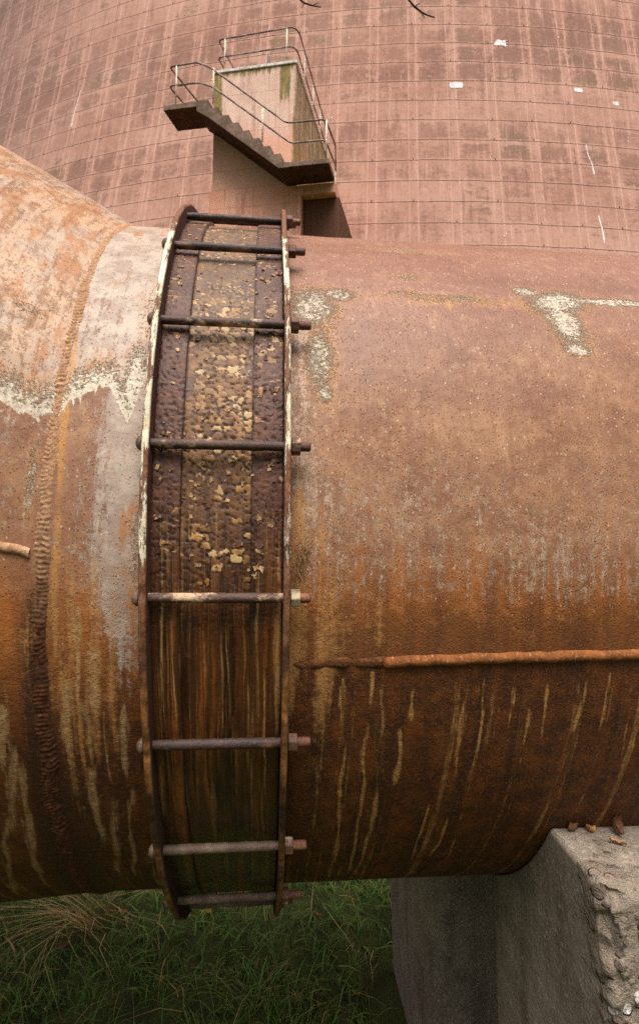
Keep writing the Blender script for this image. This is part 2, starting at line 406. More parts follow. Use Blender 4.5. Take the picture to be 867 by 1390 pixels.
COLLAR_EDGE = [(-0.3839, 0.2975), (-0.3758, 0.3141), (-0.3667, 0.3341), (-0.3636, 0.3327), (-0.36, 0.3192), (-0.3596, 0.3344), (-0.3532, 0.3371), (-0.3478, 0.3196), (-0.3471, 0.3395), (-0.3384, 0.3491), (-0.3287, 0.3567), (-0.3265, 0.3559), (-0.3228, 0.3435), (-0.3217, 0.356), (-0.3177, 0.3642), (-0.3117, 0.359), (-0.3055, 0.363), (-0.297, 0.3586), (-0.2831, 0.3294), (-0.2699, 0.3041), (-0.2589, 0.2847), (-0.2518, 0.3077), (-0.2461, 0.3323), (-0.2405, 0.3576), (-0.2364, 0.3771)]
CONE_EDGE = [(-0.4867, 0.289), (-0.4759, 0.289), (-0.4642, 0.284), (-0.4531, 0.282), (-0.4428, 0.276), (-0.4346, 0.285), (-0.4263, 0.283), (-0.4157, 0.274), (-0.4112, 0.290), (-0.3989, 0.2985)]
def masks(kind, u, v):
    z = np.zeros_like(u); grey = z.copy(); ochre = z.copy(); cream = z.copy(); streak = z.copy(); dark = z.copy()
    if kind == 'right':
        for e in ((.665, .66, .10, .06, .25), (.662, .585, .055, .10, .15), (.668, .50, .045, .025, -.2), (.80, .672, .18, .020, 0), (.60, .70, .04, .03, 0)):
            cream = np.maximum(cream, .72 * ell(u, v, *e))
        for e in ((.095, .60, .075, .10, 0), (.105, .45, .040, .11, 0), (.114, .365, .020, .035, 0), (.155, .65, .05, .035, 0)):
            cream = np.maximum(cream, .66 * ell(u, v, *e))
        for e in ((.40, .655, .22, .030, 0), (.30, .67, .07, .025, 0), (.33, .74, .05, .03, 0), (.36, .93, .13, .03, 0)):
            cream = np.maximum(cream, .50 * ell(u, v, *e))
        for e in ((.21, .36, .03, .03, 0), (.30, .33, .02, .05, 0)):
            cream = np.maximum(cream, .34 * ell(u, v, *e))
        grey = .50 * sst(v, -.12, .00) * (1 - sst(v, .10, .36)) * (.5 + .8 * fbm(u * 6, v * 6, 4)) + .18 * sst(v, .1, .3) * (1 - sst(v, .4, .6))
        grey = np.maximum(grey, .62 * (1 - sst(u, .08, .15)) * sst(v, -.04, .16) * (1 - sst(v, .55, .75)))
        ochre = .62 * (1 - sst(u, .10, .18)) * (1 - sst(v, .12, .26)) * sst(v, -.40, -.12)
        ochre = np.maximum(ochre, .42 * (1 - sst(u, .2, .34)) * (1 - sst(v, -.06, .06)) * sst(v, -.20, -.12))
        ochre = np.maximum(ochre, .56 * ell(u, v, .115, .49, .05, .2)); ochre = np.maximum(ochre, .60 * ell(u, v, .43, .645, .26, .030)); ochre = np.maximum(ochre, .5 * ell(u, v, .68, .60, .14, .05))
        for s in RIGHT_RUNS: streak = np.maximum(streak, capsule(u, v, s, .0027 if s[0] > .3 else .0036))
        streak = np.maximum(streak, .52 * sst(vnoise(u * 130 + .6 * np.sin(v * 7), v * 1.1, 31), .52, .95) * (1 - sst(v, -.22, -.165)))
    else:
        EP = COLLAR_EDGE if kind == 'left' else CONE_EDGE
        edge = np.interp(u, [p[0] for p in EP], [p[1] for p in EP]) + (vnoise(u * 160, u * 0, 6) - .5) * .006
        if kind == 'cone': edge = np.where(u < -.49, .29 + (vnoise(u * 30, u * 0, 5) - .5) * .05, edge)
        body = sst(v, edge - .003, edge + .003)
        band = np.exp(-((v - edge) / .085) ** 2) * body
        cream = body * (.22 + .38 * band + .26 * np.exp(-((v - edge) / .010) ** 2))
        if kind == 'left':
            cream = np.maximum(cream, body * .60 * ell(u, v, -.255, .37, .030, .14)); cream = np.maximum(cream, body * .40 * ell(u, v, -.25, .55, .03, .2)); cream = np.maximum(cream, body * .56 * ell(u, v, -.355, .37, .014, .06))
            cream = np.maximum(cream, .46 * ell(u, v, -.228, .06, .022, .16)); cream = np.maximum(cream, .38 * ell(u, v, -.225, -.12, .02, .1))
            ochre0 = .9 * np.exp(-((u + .374 + .03 * (v - .35)) / .007) ** 2) * sst(v, .05, .2) * (1 - sst(v, .45, .6))
            grey = np.maximum(body * .80, (.72 * sst(u, -.335, -.255) + .34) * sst(v, -.12 - .2 * sst(u, -.31, -.26), .03))
            grey = np.maximum(grey, .66 * sst(u, -.262, -.235) * sst(v, -.32, -.1))
            ochre = .50 * (1 - sst(v, .02, .12)) * sst(v, -.6, -.1) * sst(-u, .225, .27)
            ochre = np.maximum(ochre, ochre0); ochre = np.maximum(ochre, .6 * np.exp(-((u + .365) / .018) ** 2) * sst(v, -.3, -.1) * (1 - sst(v, .1, .5)))
        else:
            grey = np.maximum(body * (.46 + .40 * fbm(u * 5, v * 5, 12)), .40 * sst(v, .0, .12))
            ochre = .45 * (1 - sst(v, -.05, .12)) * sst(v, -.6, -.1)
            cream = np.maximum(cream, .48 * ell(u, v, -.415, .17, .016, .14)); cream = np.maximum(cream, body * .46 * ell(u, v, -.47, .5, .05, .03))
        dark = (.95 * np.exp(-((u + .402 + .02 * v) / (.028 + .03 * sst(v, -.1, -.7))) ** 2)) * (1 - sst(v, -.12, .08))
        for s in LEFT_RUNS: streak = np.maximum(streak, capsule(u, v, s, .0080))
        streak = np.maximum(streak, .55 * sst(vnoise(u * 95 + .6 * np.sin(v * 6), v * 1.2, 33), .5, .9) * (1 - sst(v, -.22, -.1)))
    return dict(grey=grey, ochre=ochre, cream=cream, streak=streak, dark=dark)

def phi_grid(fine, lo=-1.22, hi=1.12, coarse=.06):
    a = np.arange(lo, hi, fine); b = np.arange(hi, lo + 2 * math.pi, coarse)
    return np.concatenate([a, b])

def tube_part(name, kind, us, rad_of, zc_of, mat, fine):
    ph = phi_grid(fine); U, V = np.meshgrid(us, ph, indexing='ij')
    Vs = np.where(V > math.pi, V - 2 * math.pi, V)
    R = rad_of(U) + (fbm(U * 9, np.cos(V) * 5 + np.sin(V) * 4, 2, 3) - .5) * .0035
    X = np.stack([U, -R * np.cos(V), R * np.sin(V) + zc_of(U)], -1).reshape(-1, 3) * K
    mk = masks(kind, U, Vs)
    me = mesh_np(name, X, grid_faces(len(us), len(ph), True, flip=True), True, np.stack([U, Vs], -1).reshape(-1, 2), mk)
    return link(name, me, pipeline, [mat])

one = lambda U: np.ones_like(U); zero = lambda U: np.zeros_like(U)
us = np.concatenate([np.arange(.03, 1.15, .004), np.linspace(1.15, 9.0, 60)])
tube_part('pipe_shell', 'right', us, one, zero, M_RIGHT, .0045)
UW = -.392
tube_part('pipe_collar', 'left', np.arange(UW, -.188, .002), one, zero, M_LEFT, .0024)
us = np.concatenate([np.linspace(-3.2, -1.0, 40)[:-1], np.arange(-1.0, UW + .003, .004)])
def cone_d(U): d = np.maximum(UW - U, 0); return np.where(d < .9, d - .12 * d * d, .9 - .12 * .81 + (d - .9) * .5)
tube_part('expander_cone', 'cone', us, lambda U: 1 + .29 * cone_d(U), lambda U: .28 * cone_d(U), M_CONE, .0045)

# ring weld with its ripples
ph = phi_grid(.0026, -1.2, 1.1, .02); w = np.linspace(-1, 1, 23); W_, PH = np.meshgrid(w, ph, indexing='ij')
PHs = np.where(PH > math.pi, PH - 2 * math.pi, PH)
wv = PHs + .010 * np.sqrt(np.maximum(0, 1 - W_ ** 2)) + .016 * (vnoise(PHs * 16, W_ * 1.5, 4) - .5)
rip = .5 + .5 * np.sin(wv * 2 * math.pi / .0088 + 7.0 * (vnoise(PHs * 26, W_ * 0, 9) - .5) + 1.6 * (vnoise(PHs * 20, W_ * 3, 19) - .5))
rip = rip ** 1.2 * (.15 + 1.2 * vnoise(PHs * 60, W_ * 2.8, 14)) + .35 * (fbm(PHs * 120, W_ * 5, 77) - .4); rip = np.clip(rip, 0, 1)
prof = np.clip(1 - np.abs(W_) ** 3.0, 0, 1)
hw = (.0180 + .007 * (1 - sst(PHs, -.2, .35))) * (1 + .25 * (fbm(PHs * 12, W_ * 0 + np.sign(W_), 6) - .5))
R = .9935 + prof * (.0080 + .0026 * rip * (1 + .6 * sst(PHs, .1, .5))) + (fbm(PHs * 90, W_ * 6, 21, 5, .7) - .5) * .009 * prof
U = UW + W_ * hw + (vnoise(PHs * 9, W_ * 0, 2) - .5) * .010
X = np.stack([U, -R * np.cos(PH), R * np.sin(PH)], -1).reshape(-1, 3) * K
link('ring_weld', mesh_np('ring_weld', X, grid_faces(len(w), len(ph), True, flip=True), True, np.stack([U, PHs], -1).reshape(-1, 2), dict(crest=rip * prof)), pipeline, [M_WELD])

# a lumpy seam lying along the pipe wall
def wall_seam(name, u0, u1, phi_of, half, height, R0_of, z0_of, mat, seed, kind, du=.003, taper=.02):
    us = np.arange(u0, u1, du); w = np.linspace(-1, 1, 13); Um, W_ = np.meshgrid(us, w, indexing='ij')
    hf = half(Um); ph = phi_of(Um) + W_ * hf + .004 * (vnoise(Um * 40, Um * 0, seed) - .5)
    prof = np.sqrt(np.clip(1 - W_ ** 2, 0, 1)) * np.minimum(1, .35 + (Um - u0) / taper)
    Rr = R0_of(Um) - .004 + prof * height(Um) + (fbm(Um * 60, W_ * 2, seed + 1) - .5) * .0016
    X = np.stack([Um, -Rr * np.cos(ph), Rr * np.sin(ph) + z0_of(Um)], -1).reshape(-1, 3) * K
    me = mesh_np(name, X, grid_faces(len(us), len(w), False), True, np.stack([Um, ph], -1).reshape(-1, 2), kind(Um, W_, ph))
    return link(name, me, pipeline, [mat])

def seam_mat():
    g = G('seam_rust'); uv = g.uv(); s = g.sep(uv); P = g.comb(s[0], s[1], 6.0); n = g.noise(P, 26, 6, .7); n3 = g.noise(P, 130, 4, .7)
    st = g.noise(g.scale(P, 60, 8), 1, 4, .6)
    c = g.mix(g.ss(n, .35, .65), (138, 82, 38), (104, 60, 28)); c = g.mix(g.mul(g.ss(n3, .52, .66), .6), c, (182, 126, 82))
    c = g.mix(g.mul(g.ss(st, .5, .68), .5), c, (92, 50, 26))
    return g.end(c, .85, g.bump(g.add(g.mul(n3, .6), n), .003, .9), 0, .25)
M_SEAM = seam_mat()
seam_phi = lambda U: -.155 + (U - .225) * .022
wall_seam('lengthwise_seam', .224, 6.0, seam_phi, lambda U: .0118 + 0 * U + .001 * (vnoise(U * 12, U * 0, 3) - .5), lambda U: .0145 + 0 * U, one, zero, M_SEAM, 40, lambda a, b, c: {}, .004, .012)
def flat_mat():
    g = G('seam_scale_rust'); uv = g.uv(); s = g.sep(uv); P = g.comb(s[0], s[1], 9.0); n = g.noise(P, 40, 6, .75); n3 = g.noise(P, 140, 4, .7)
    c = g.mix(g.ss(n, .35, .65), (70, 38, 20), (110, 66, 32)); c = g.mix(g.mul(g.ss(n3, .52, .64), .6), c, (140, 92, 50))
    return g.end(c, .85, g.bump(g.add(g.mul(n3, .6), n), .005, 1.0), 0, .25)
M_SCALE = flat_mat()
g = G('pale_seam_bar'); P_ = g.uv(); n = g.noise(P_, 24, 6, .7); n3 = g.noise(P_, 120, 4, .7); M_BAR = g.end(g.mix(g.mul(g.ss(n3, .5, .66), .6), g.mix(g.ss(n, .38, .62), (192, 154, 120), (160, 116, 82)), (124, 80, 50)), .85, g.bump(g.add(n, n3), .003, .8), 0, .25)
wall_seam('seam_scale', .055, .245, seam_phi, lambda U: .006 + .010 * vnoise(U * 40, U * 0, 7), lambda U: .004 + .007 * vnoise(U * 60, U * 0, 12), one, zero, M_SCALE, 44, lambda a, b, c: {}, .002, .02)
wall_seam('expander_seam', -3.0, -.405, lambda U: .043 + .008 * (vnoise(U * 18, U * 0, 5) - .5), lambda U: .0095 + .003 * vnoise(U * 14, U * 0, 5), lambda U: .012 + 0 * U, lambda U: 1 + .29 * cone_d(U), lambda U: .28 * cone_d(U), M_BAR, 50, lambda a, b, c: dict(crest=.5 * np.ones_like(a)), .003, .02)

# flanges: thin upstanding rings with a rounded rim
RF, RB = 1.0640, 1.0394
def flange(name, xc, tilt, t, r_in, side, seed):
    ph = phi_grid(.006, -1.3, 1.2, .03)
    # cross section (x offset, radius, rim weight)
    pr = [(-t, r_in, 0), (-t, r_in + .02, 0), (-t, RF - .006, 0), (-t, RF - .0025, .6), (-t + .0022, RF, 1), (-.002, RF, 1), (.002, RF, 1), (t - .0022, RF, 1), (t, RF - .0025, .6), (t, RF - .006, 0), (t, r_in + .02, 0), (t, r_in, 0)]
    xo = np.array([p[0] for p in pr])[:, None]; ro = np.array([p[1] for p in pr])[:, None]; rm = np.array([p[2] for p in pr])[:, None]
    PH = ph[None, :] + 0 * xo; PHs = np.where(PH > math.pi, PH - 2 * math.pi, PH)
    nib = (fbm(PH * 30, 0 * PH, seed, 4) - .5) * .006 * (rm + .3) - .004 * sst(vnoise(PH * 55, PH * 0, seed + 4), .8, 1) * rm
    bend = (vnoise(np.cos(PH) * 3 + 5, np.sin(PH) * 3 + 5, seed + 1) - .5) * .006
    R = ro + nib * (ro > r_in + .03); xx = xc + xo + tilt * np.sin(PH) + bend
    X = np.stack([xx, -R * np.cos(PH), R * np.sin(PH)], -1).reshape(-1, 3) * K
    uvm = np.stack([ro + xo * 2.0 + 0 * PH, PHs], -1).reshape(-1, 2)
    me = mesh_np(name, X, grid_faces(len(pr), len(ph), True, flip=True), True, uvm, dict(rim=rm + 0 * PH, side=side + 0 * PH))
    o = link(name, me, pipeline, [M_FLANGE])
    return o
XL, XR, TL, TR = -.1998, .0360, -.0245, -.0069
fl = flange('flange', XL - .004, TL, .0065, .99, 1.0, 3); tag(fl, 'whitish flaking flange ring')
fr = flange('flange', XR + .004, TR, .0060, .99, 0.55, 8)

# sleeve between the flanges and the two raised strips over its sides
def sleeve(name, u0, u1, r0, mat, strip, seed):
    du = .0030; dv = .0030
    ph = phi_grid(dv, -1.15, 1.10, .04); us = np.arange(u0, u1 + du * .5, du)
    us = np.concatenate([[us[0]], us, [us[-1]]]); U, V = np.meshgrid(us, ph, indexing='ij'); Vs = np.where(V > math.pi, V - 2 * math.pi, V)
    wa = np.where(Vs > .56, .008, .013); wx = U + (fbm(U * 90, V * 90, 5, 4, .7) - .5) * wa; wy = Vs + (fbm(U * 90 + 9, V * 90, 6, 4, .7) - .5) * wa
    small = sst(Vs, .50, .66)                     # small chips high up, big alligator plates in the middle
    f1a, da, ra = voro(wx * 96, wy * 150, seed); f1b, db, rb = voro(wx * 54, wy * 70, seed + 30)
    pick = (small + (fbm(U * 24, Vs * 24, seed + 70) - .5) * 2.2) > .45
    edge = np.where(pick, da, db * 1.15); rid = np.where(pick, ra, rb); f1 = np.where(pick, f1a, f1b)
    reg = fbm(U * 14 + seed, Vs * 7, seed + 2, 4)
    uu = (U - u0) / (u1 - u0)
    dens = (sst(Vs, -.07, .05) * (1 - sst(Vs, .98, 1.12))) * (1 - .55 * np.exp(-((Vs - .68) / .03) ** 2))
    want = dens * ((.20 + .74 * sst(reg, .34, .66)) if not strip else (.12 + .62 * sst(reg, .44, .66)) * (.35 + .65 * sst(Vs, .28, .5)))
    if not strip: want *= .40 + .60 * sst(uu, -.1, .6) * sst(Vs, -.3, .2) + .3 * sst(Vs, .25, .42)
    chip = np.clip((want - rid) * 6 + .5, 0, 1) * sst(edge, .08, .30) * (.72 + .8 * (fbm(U * 120, Vs * 120, seed + 60) - .38))
    crack = (1 - sst(edge, .015, .10)) * sst(Vs, -.18, .08) * sst(fbm(U * 20, Vs * 12, seed + 40), .20, .42) * (1 - .15 * small)
    curl = sst(edge, .22, .05) * (rid > .35)
    R = r0 + .0008 * curl * sst(Vs, -.1, .1) * (rid - .2) + .0009 * chip - .0032 * crack + (fbm(U * 30, V * 30, 8, 4) - .5) * .0012
    R = R + .002 * (fbm(U * 8, V * 12, 18, 3) - .5)
    R[0, :] = r0 - .03; R[-1, :] = r0 - .03
    eg = np.minimum(np.abs(U - u0), np.abs(U - u1)); ed = (1 - sst(eg, .0015, .0065)) * (.55 if strip else 1.0)
    tl = TL + (TR - TL) * (U - XL) / (XR - XL)
    X = np.stack([U + tl * np.sin(V), -R * np.cos(V), R * np.sin(V)], -1).reshape(-1, 3) * K
    me = mesh_np(name, X, grid_faces(len(us), len(ph), True, flip=True), True, np.stack([U, Vs], -1).reshape(-1, 2), dict(chip=chip, crack=crack, edge=ed, dome=f1, cid=_hash(np.floor(rid * 997), np.floor(rid * 31), 4)))
    return link(name, me, pipeline, [mat])
sleeve('coupling_sleeve', -.152, -.020, 1.0125, M_SLEEVE, False, 3)
s1 = sleeve('sleeve_strip', XL + .001, -.1485, 1.0225, M_STRIP, True, 11)
s2 = sleeve('sleeve_strip', -.0235, XR - .001, 1.0225, M_STRIP, True, 23)

# curled flakes of paint still hanging on the sleeve
fv = []; ff = []
for i in range(200):
    v = .02 + 1.0 * random.random() ** 1.1; u = random.uniform(-.195, .03)
    if -.155 < u < -.145: continue
    r0 = 1.0235 if (u < -.149 or u > -.0235) else 1.0135
    sz = random.uniform(.0018, .0052) * (1.0 if v < .7 else .6); asp = random.uniform(.6, 1.5); cu = random.uniform(.15, .55); ro = random.uniform(0, 6.28)
    b = len(fv)
    for a in range(4):
        for c in range(3):
            p, q = (a / 3 - .5) * 2, (c - 1.0)
            p += random.uniform(-.42, .42); q += random.uniform(-.42, .42)
            h = cu * (p + 1) ** 2 * .28 * sz
            x, y = (p * math.cos(ro) - q * math.sin(ro) * asp) * sz, (p * math.sin(ro) + q * math.cos(ro) * asp) * sz
            tl = TL + (TR - TL) * (u - XL) / (XR - XL); R = r0 + h
            fv.append(((u + x + tl * math.sin(v)) * K, -R * math.cos(v + y) * K, R * math.sin(v + y) * K))
    for a in range(3):
        for c in range(2):
            ff.append((b + a * 3 + c, b + a * 3 + c + 1, b + a * 3 + c + 4, b + a * 3 + c + 3))
g = G('curled_paint_flakes'); o_ = g.obj(); n = g.noise(o_, 90, 4, .7); n2 = g.noise(o_, 300, 3, .6)
m_fl = g.end(g.mix(g.ss(n, .47, .62), g.mix(n2, (96, 58, 38), (64, 38, 30)), g.mix(n2, (176, 128, 74), (204, 172, 124))), .7)
pf = link('peeling_paint', mesh_np('peeling_paint', fv, ff, True), pipeline, [m_fl]); tag(pf, kind='stuff')

# tie rods with their heads, nuts and threaded ends
def hexnut(cx, t, rad, rot, dome=False):
    b = BM(); V = []
    for x in (0, t):
        V.append([b.b.verts.new((cx + x, rad * math.cos(rot + k * math.pi / 3), rad * math.sin(rot + k * math.pi / 3))) for k in range(6)])
    b.b.faces.new(V[0][::-1]); b.b.faces.new(V[1])
    for k in range(6): b.b.faces.new([V[0][k], V[0][(k + 1) % 6], V[1][(k + 1) % 6], V[1][k]])
    bmesh.ops.bevel(b.b, geom=list(b.b.edges), offset=.0011, segments=2, affect='EDGES', profile=.5)
    return b
def lathe_x(b, prof, n=20, seed=0):
    rings = []
    for x, r in prof:
        rings.append([b.b.verts.new((x, r * math.cos(2 * math.pi * k / n), r * math.sin(2 * math.pi * k / n))) for k in range(n)])
    for r0, r1 in zip(rings, rings[1:]):
        for k in range(n): b.b.faces.new([r0[k], r0[(k + 1) % n], r1[(k + 1) % n], r1[k]])
    b.b.faces.new(rings[0][::-1]); b.b.faces.new(rings[-1])
    return b
rr = random.Random(5)
ext = {0: .030, 1: .032, 2: .034, 3: .026, 4: .024, 5: .036, 6: .040, 7: .044}
for k in range(-3, 11):
    ph = 1.0214 - .2618 * k
    xl = (XL + TL * math.sin(ph)) * K; xr = (XR + TR * math.sin(ph)) * K
    y, z = -RB * math.cos(ph) * K, RB * math.sin(ph) * K
    mat = M_ROD if k < 2 else M_ROD_WORN if k < 5 else M_ROD if k == 5 else M_ROD_GREY
    r0 = .0066
    prof = [(xl - .012, r0)]
    nn = 26
    for i in range(nn + 1):
        x = xl + (xr - xl) * i / nn
        prof.append((x, r0 * (1 + .09 * (rr.random() - .5)) * (1.0 if .06 < i / nn < .94 else .95)))
    prof.append((xr + .006, r0))
    b = lathe_x(BM(), prof, 20)
    rod = b.build('tie_rod', mat, pipeline, True); rod.location = (0, y, z)
    if k == 6: tag(rod, 'pale grey tie rod low on the joint')
    rot = rr.uniform(0, 1.05)
    hd = lathe_x(BM(), [(xl - .0185, .0015), (xl - .0180, .0045), (xl - .0160, .0078), (xl - .0130, .0098), (xl - .0095, .0104)], 18).build('rod_head', M_ROD_GREY, rod, True)
    nu = hexnut(xr + .0082, .0118, .0122, rr.uniform(0, 1.05)).build('rod_nut', M_NUT if k not in (0, 1, 2) else M_THREAD, rod, False)
    e = ext.get(k, .03); tp = [(xr + .012, .0060)]; x = xr + .0195
    tp.append((x, .0060))
    while x < xr + .0195 + e * .45:
        tp += [(x + .0006, .0066), (x + .0013, .0066), (x + .0019, .0059)]; x += .0021
    tp.append((x + .0015, .0046))
    lathe_x(BM(), tp, 16).build('threaded_end', M_THREAD, rod, True)

# a wad of dry straw caught behind the flange
b = BM(); rs = random.Random(3)
for i in range(46):
    p = Vector((XR + .030 + rs.uniform(-.012, .016), -1.0, .0)); th = .035 + rs.uniform(-.028, .030); r = 1.003 + rs.random() * .02
    a = Vector((p.x, -r * math.cos(th), r * math.sin(th))) * K
    d = Vector((rs.uniform(-.35, .35), -rs.random() * .5, rs.uniform(-1, 1))).normalized() * rs.uniform(.006, .018)
    b.tube([a - d, a + Vector((rs.uniform(-.002, .002), -rs.random() * .003, 0)), a + d], .0004, 4, False)
g = G('dry_straw'); m_straw = g.end(g.mix(g.noise(g.obj(), 60, 3, .6), (150, 112, 74), (96, 66, 44)), .8)
b.build('straw_wad', m_straw, pipeline)

# ------------------------------------------------------------------ concrete saddle under the pipe
def concrete_mat():
    g = G('rough_concrete'); o = g.obj(); s = g.sep(o); n = g.noise(o, 5, 6, .65); n2 = g.noise(o, 22, 6, .7); n3 = g.noise(o, 120, 4, .75)
    vz = g.noise(g.scale(o, 14, 14, 2.2), 1, 5, .6, .3)
    c = g.mix(g.ss(n, .35, .65), (128, 114, 100), (156, 140, 124)); c = g.mix(g.mul(g.ss(n2, .48, .7), .6), c, (104, 86, 70))
    c = g.mix(g.mul(g.ss(vz, .5, .68), .55), c, (92, 78, 66)); c = g.mix(g.mul(g.ss(n3, .52, .66), .6), c, (178, 164, 140))
    ex = g.attr('broken')
    vd = g.vor(o, 55, 'F1'); vc = g.white(g.vor(o, 55, 'F1', 'Color'))
    ag = g.mul(g.ss(vd, .50, .36), g.ss(vc, .42, .55))
    agc = g.mix(g.ss(vc, .55, .7), (104, 88, 78), (146, 122, 108)); agc = g.mix(g.ss(vc, .9, .93), agc, (216, 206, 196)); agc = g.mix(g.mul(g.ss(vc, .74, .76), g.ss(vc, .82, .80)), agc, (160, 100, 84))
    exr = g.ss(g.add(ex, g.mul(g.add(n2, -.5), .9)), .35, .6)
    c = g.mix(g.mul(exr, .45), c, (124, 110, 90)); c = g.mix(g.mul(ag, g.mul(exr, .95)), c, agc)
    vd2 = g.vor(o, 130, 'F1'); vc2 = g.white(g.vor(o, 130, 'F1', 'Color'))
    c = g.mix(g.mul(g.mul(g.ss(vd2, .35, .2), g.ss(vc2, .72, .8)), .6), c, (84, 68, 56))
    h = g.add(g.mul(n3, .35), g.mul(n2, .6)); h = g.add(h, g.mul(g.mul(ag, exr), .9)); h = g.add(h, g.mul(g.mul(n3, exr), .8))
    return g.end(c, .92, g.bump(h, .006, 1.0), 0, .2)
M_CONC = concrete_mat()
def saddle():
    V = []; F = []; A = []
    def add(Xg):                      # Xg: (n,m,3) in pipe units
        n, m = Xg.shape[:2]; base = sum(len(v) for v in V)
        V.append(Xg.reshape(-1, 3)); F.append(grid_faces(n, m, base=base))
    Y0, Y1, ZT, ZB = -1.035, 1.035, -.565, -2.56
    xl = lambda y, z: .632 + .05 * (ZT - z) + .42 * sst(y, -.47, -.38) * (1 - sst(y, .16, .26))
    XRt = 1.75
    def ztop(y): return np.where(np.abs(y) < .826, -np.sqrt(np.maximum(1.002 ** 2 - y * y, 0)) - .001, ZT)
    y = np.unique(np.concatenate([np.linspace(Y0, -.826, 60), np.linspace(-.826, -.3, 90), np.linspace(-.3, .826, 100), np.linspace(.826, Y1, 20)])); t = np.linspace(0, 1, 260)
    Yg, Tg = np.meshgrid(y, t, indexing='ij'); Z = ztop(Yg) + (ZB - ztop(Yg)) * Tg
    add(np.stack([xl(Yg, Z), Yg, Z], -1)); add(np.stack([XRt + 0 * Z, Yg, Z], -1)[::-1])
    xs = np.linspace(0, 1, 240) ** 1.5
    Yg, Xg = np.meshgrid(y, xs, indexing='ij'); Z = ztop(Yg); a = xl(Yg, Z)
    add(np.stack([a + (XRt - a) * Xg, Yg, Z], -1)[:, ::-1])
    z = ZT + (ZB - ZT) * np.linspace(0, 1, 260); Zg, Xg = np.meshgrid(z, xs, indexing='ij')
    for yy, fl in ((Y0, 1), (Y1, -1)):
        a = xl(yy, Zg); add(np.stack([a + (XRt - a) * Xg, 0 * Zg + yy, Zg], -1)[::fl])
    X = np.concatenate(V); F_ = np.concatenate(F)
    dL = X[:, 0] - xl(X[:, 1], X[:, 2]); dF = X[:, 1] - Y0; dT = ZT - X[:, 2]
    n_e = fbm(X[:, 2] * 9 + 3, X[:, 0] * 9, 3, 4); n_t = fbm(X[:, 0] * 8, X[:, 1] * 8 + 2, 5, 4)
    broken = np.zeros(len(X))
    # worn vertical corner, knocked off hardest near the top
    n_e = .7 * n_e + .3 * voro(X[:, 2] * 22, X[:, 0] * 22, 8)[2]
    c = (.006 + .10 * np.clip(n_e - .30, 0, 1)); s_ = np.clip(c - (dL + dF), 0, 1); X[:, 0] += s_ * .42; X[:, 1] += s_ * .5; broken += s_ * 14
    # worn top edges
    n_t = .6 * n_t + .4 * voro(X[:, 0] * 26, X[:, 1] * 26, 18)[2]
    c = (.004 + .05 * np.clip(n_t - .34, 0, 1)); s_ = np.clip(c - (dT + dF), 0, 1); X[:, 1] += s_ * .5; X[:, 2] -= s_ * .5; broken += s_ * 14
    c = .003 + .008 * n_t; s_ = np.clip(c - (dT + dL), 0, 1) * (X[:, 1] < -.80); X[:, 0] += s_ * .5; X[:, 2] -= s_ * .5; broken += s_ * 4
    broken += .55 * sst(fbm(X[:, 0] * 5, X[:, 1] * 5, 9), .5, .7) * (dT < .01) + .8 * sst(dL + dF * 2 + dT * .6, .34, .10) * sst(fbm(X[:, 0] * 14, X[:, 2] * 14, 29) + .3 * sst(dL, .1, .03), .36, .56) * (dF < .2) + .45 * sst(dF, .03, 0) * sst(fbm(X[:, 0] * 6, X[:, 2] * 6, 19), .4, .6)
    b1 = np.clip(broken, 0, 1)
    q = lambda k, sd: fbm(X[:, 0] * k + X[:, 1] * k * .7, X[:, 2] * k + X[:, 1] * k * .6, sd, 4) - .5
    away = sst(np.abs(np.hypot(X[:, 1], X[:, 2]) - 1.002), .0, .03)
    vr = voro(X[:, 0] * 42 + X[:, 1] * 30, X[:, 2] * 42 + X[:, 1] * 26, 31); st_ = (vr[2] - .5) * sst(vr[1], .03, .16) * .007 * b1
    X[:, 0] += (q(14, 1) * .004 + q(60, 2) * .007 * b1 + st_ + q(5, 7) * .008) * away; X[:, 1] += (q(14, 3) * .004 + q(60, 4) * .008 * b1 + st_) * away
    X[:, 2] += (q(14, 5) * .004 + q(60, 6) * .008 * b1 + st_) * away
    me = mesh_np('concrete_saddle', X * K, F_, True, None, dict(broken=b1))
    bm = bmesh.new(); bm.from_mesh(me); bmesh.ops.remove_doubles(bm, verts=bm.verts, dist=.0012); bmesh.ops.recalc_face_normals(bm, faces=bm.faces); bm.to_mesh(me); bm.free()
    o = link('concrete_saddle', me, None, [M_CONC]); o.location = PIPE
    tag(o, 'chipped grey concrete block holding up the rusty pipe at the lower right', 'concrete block')
saddle()

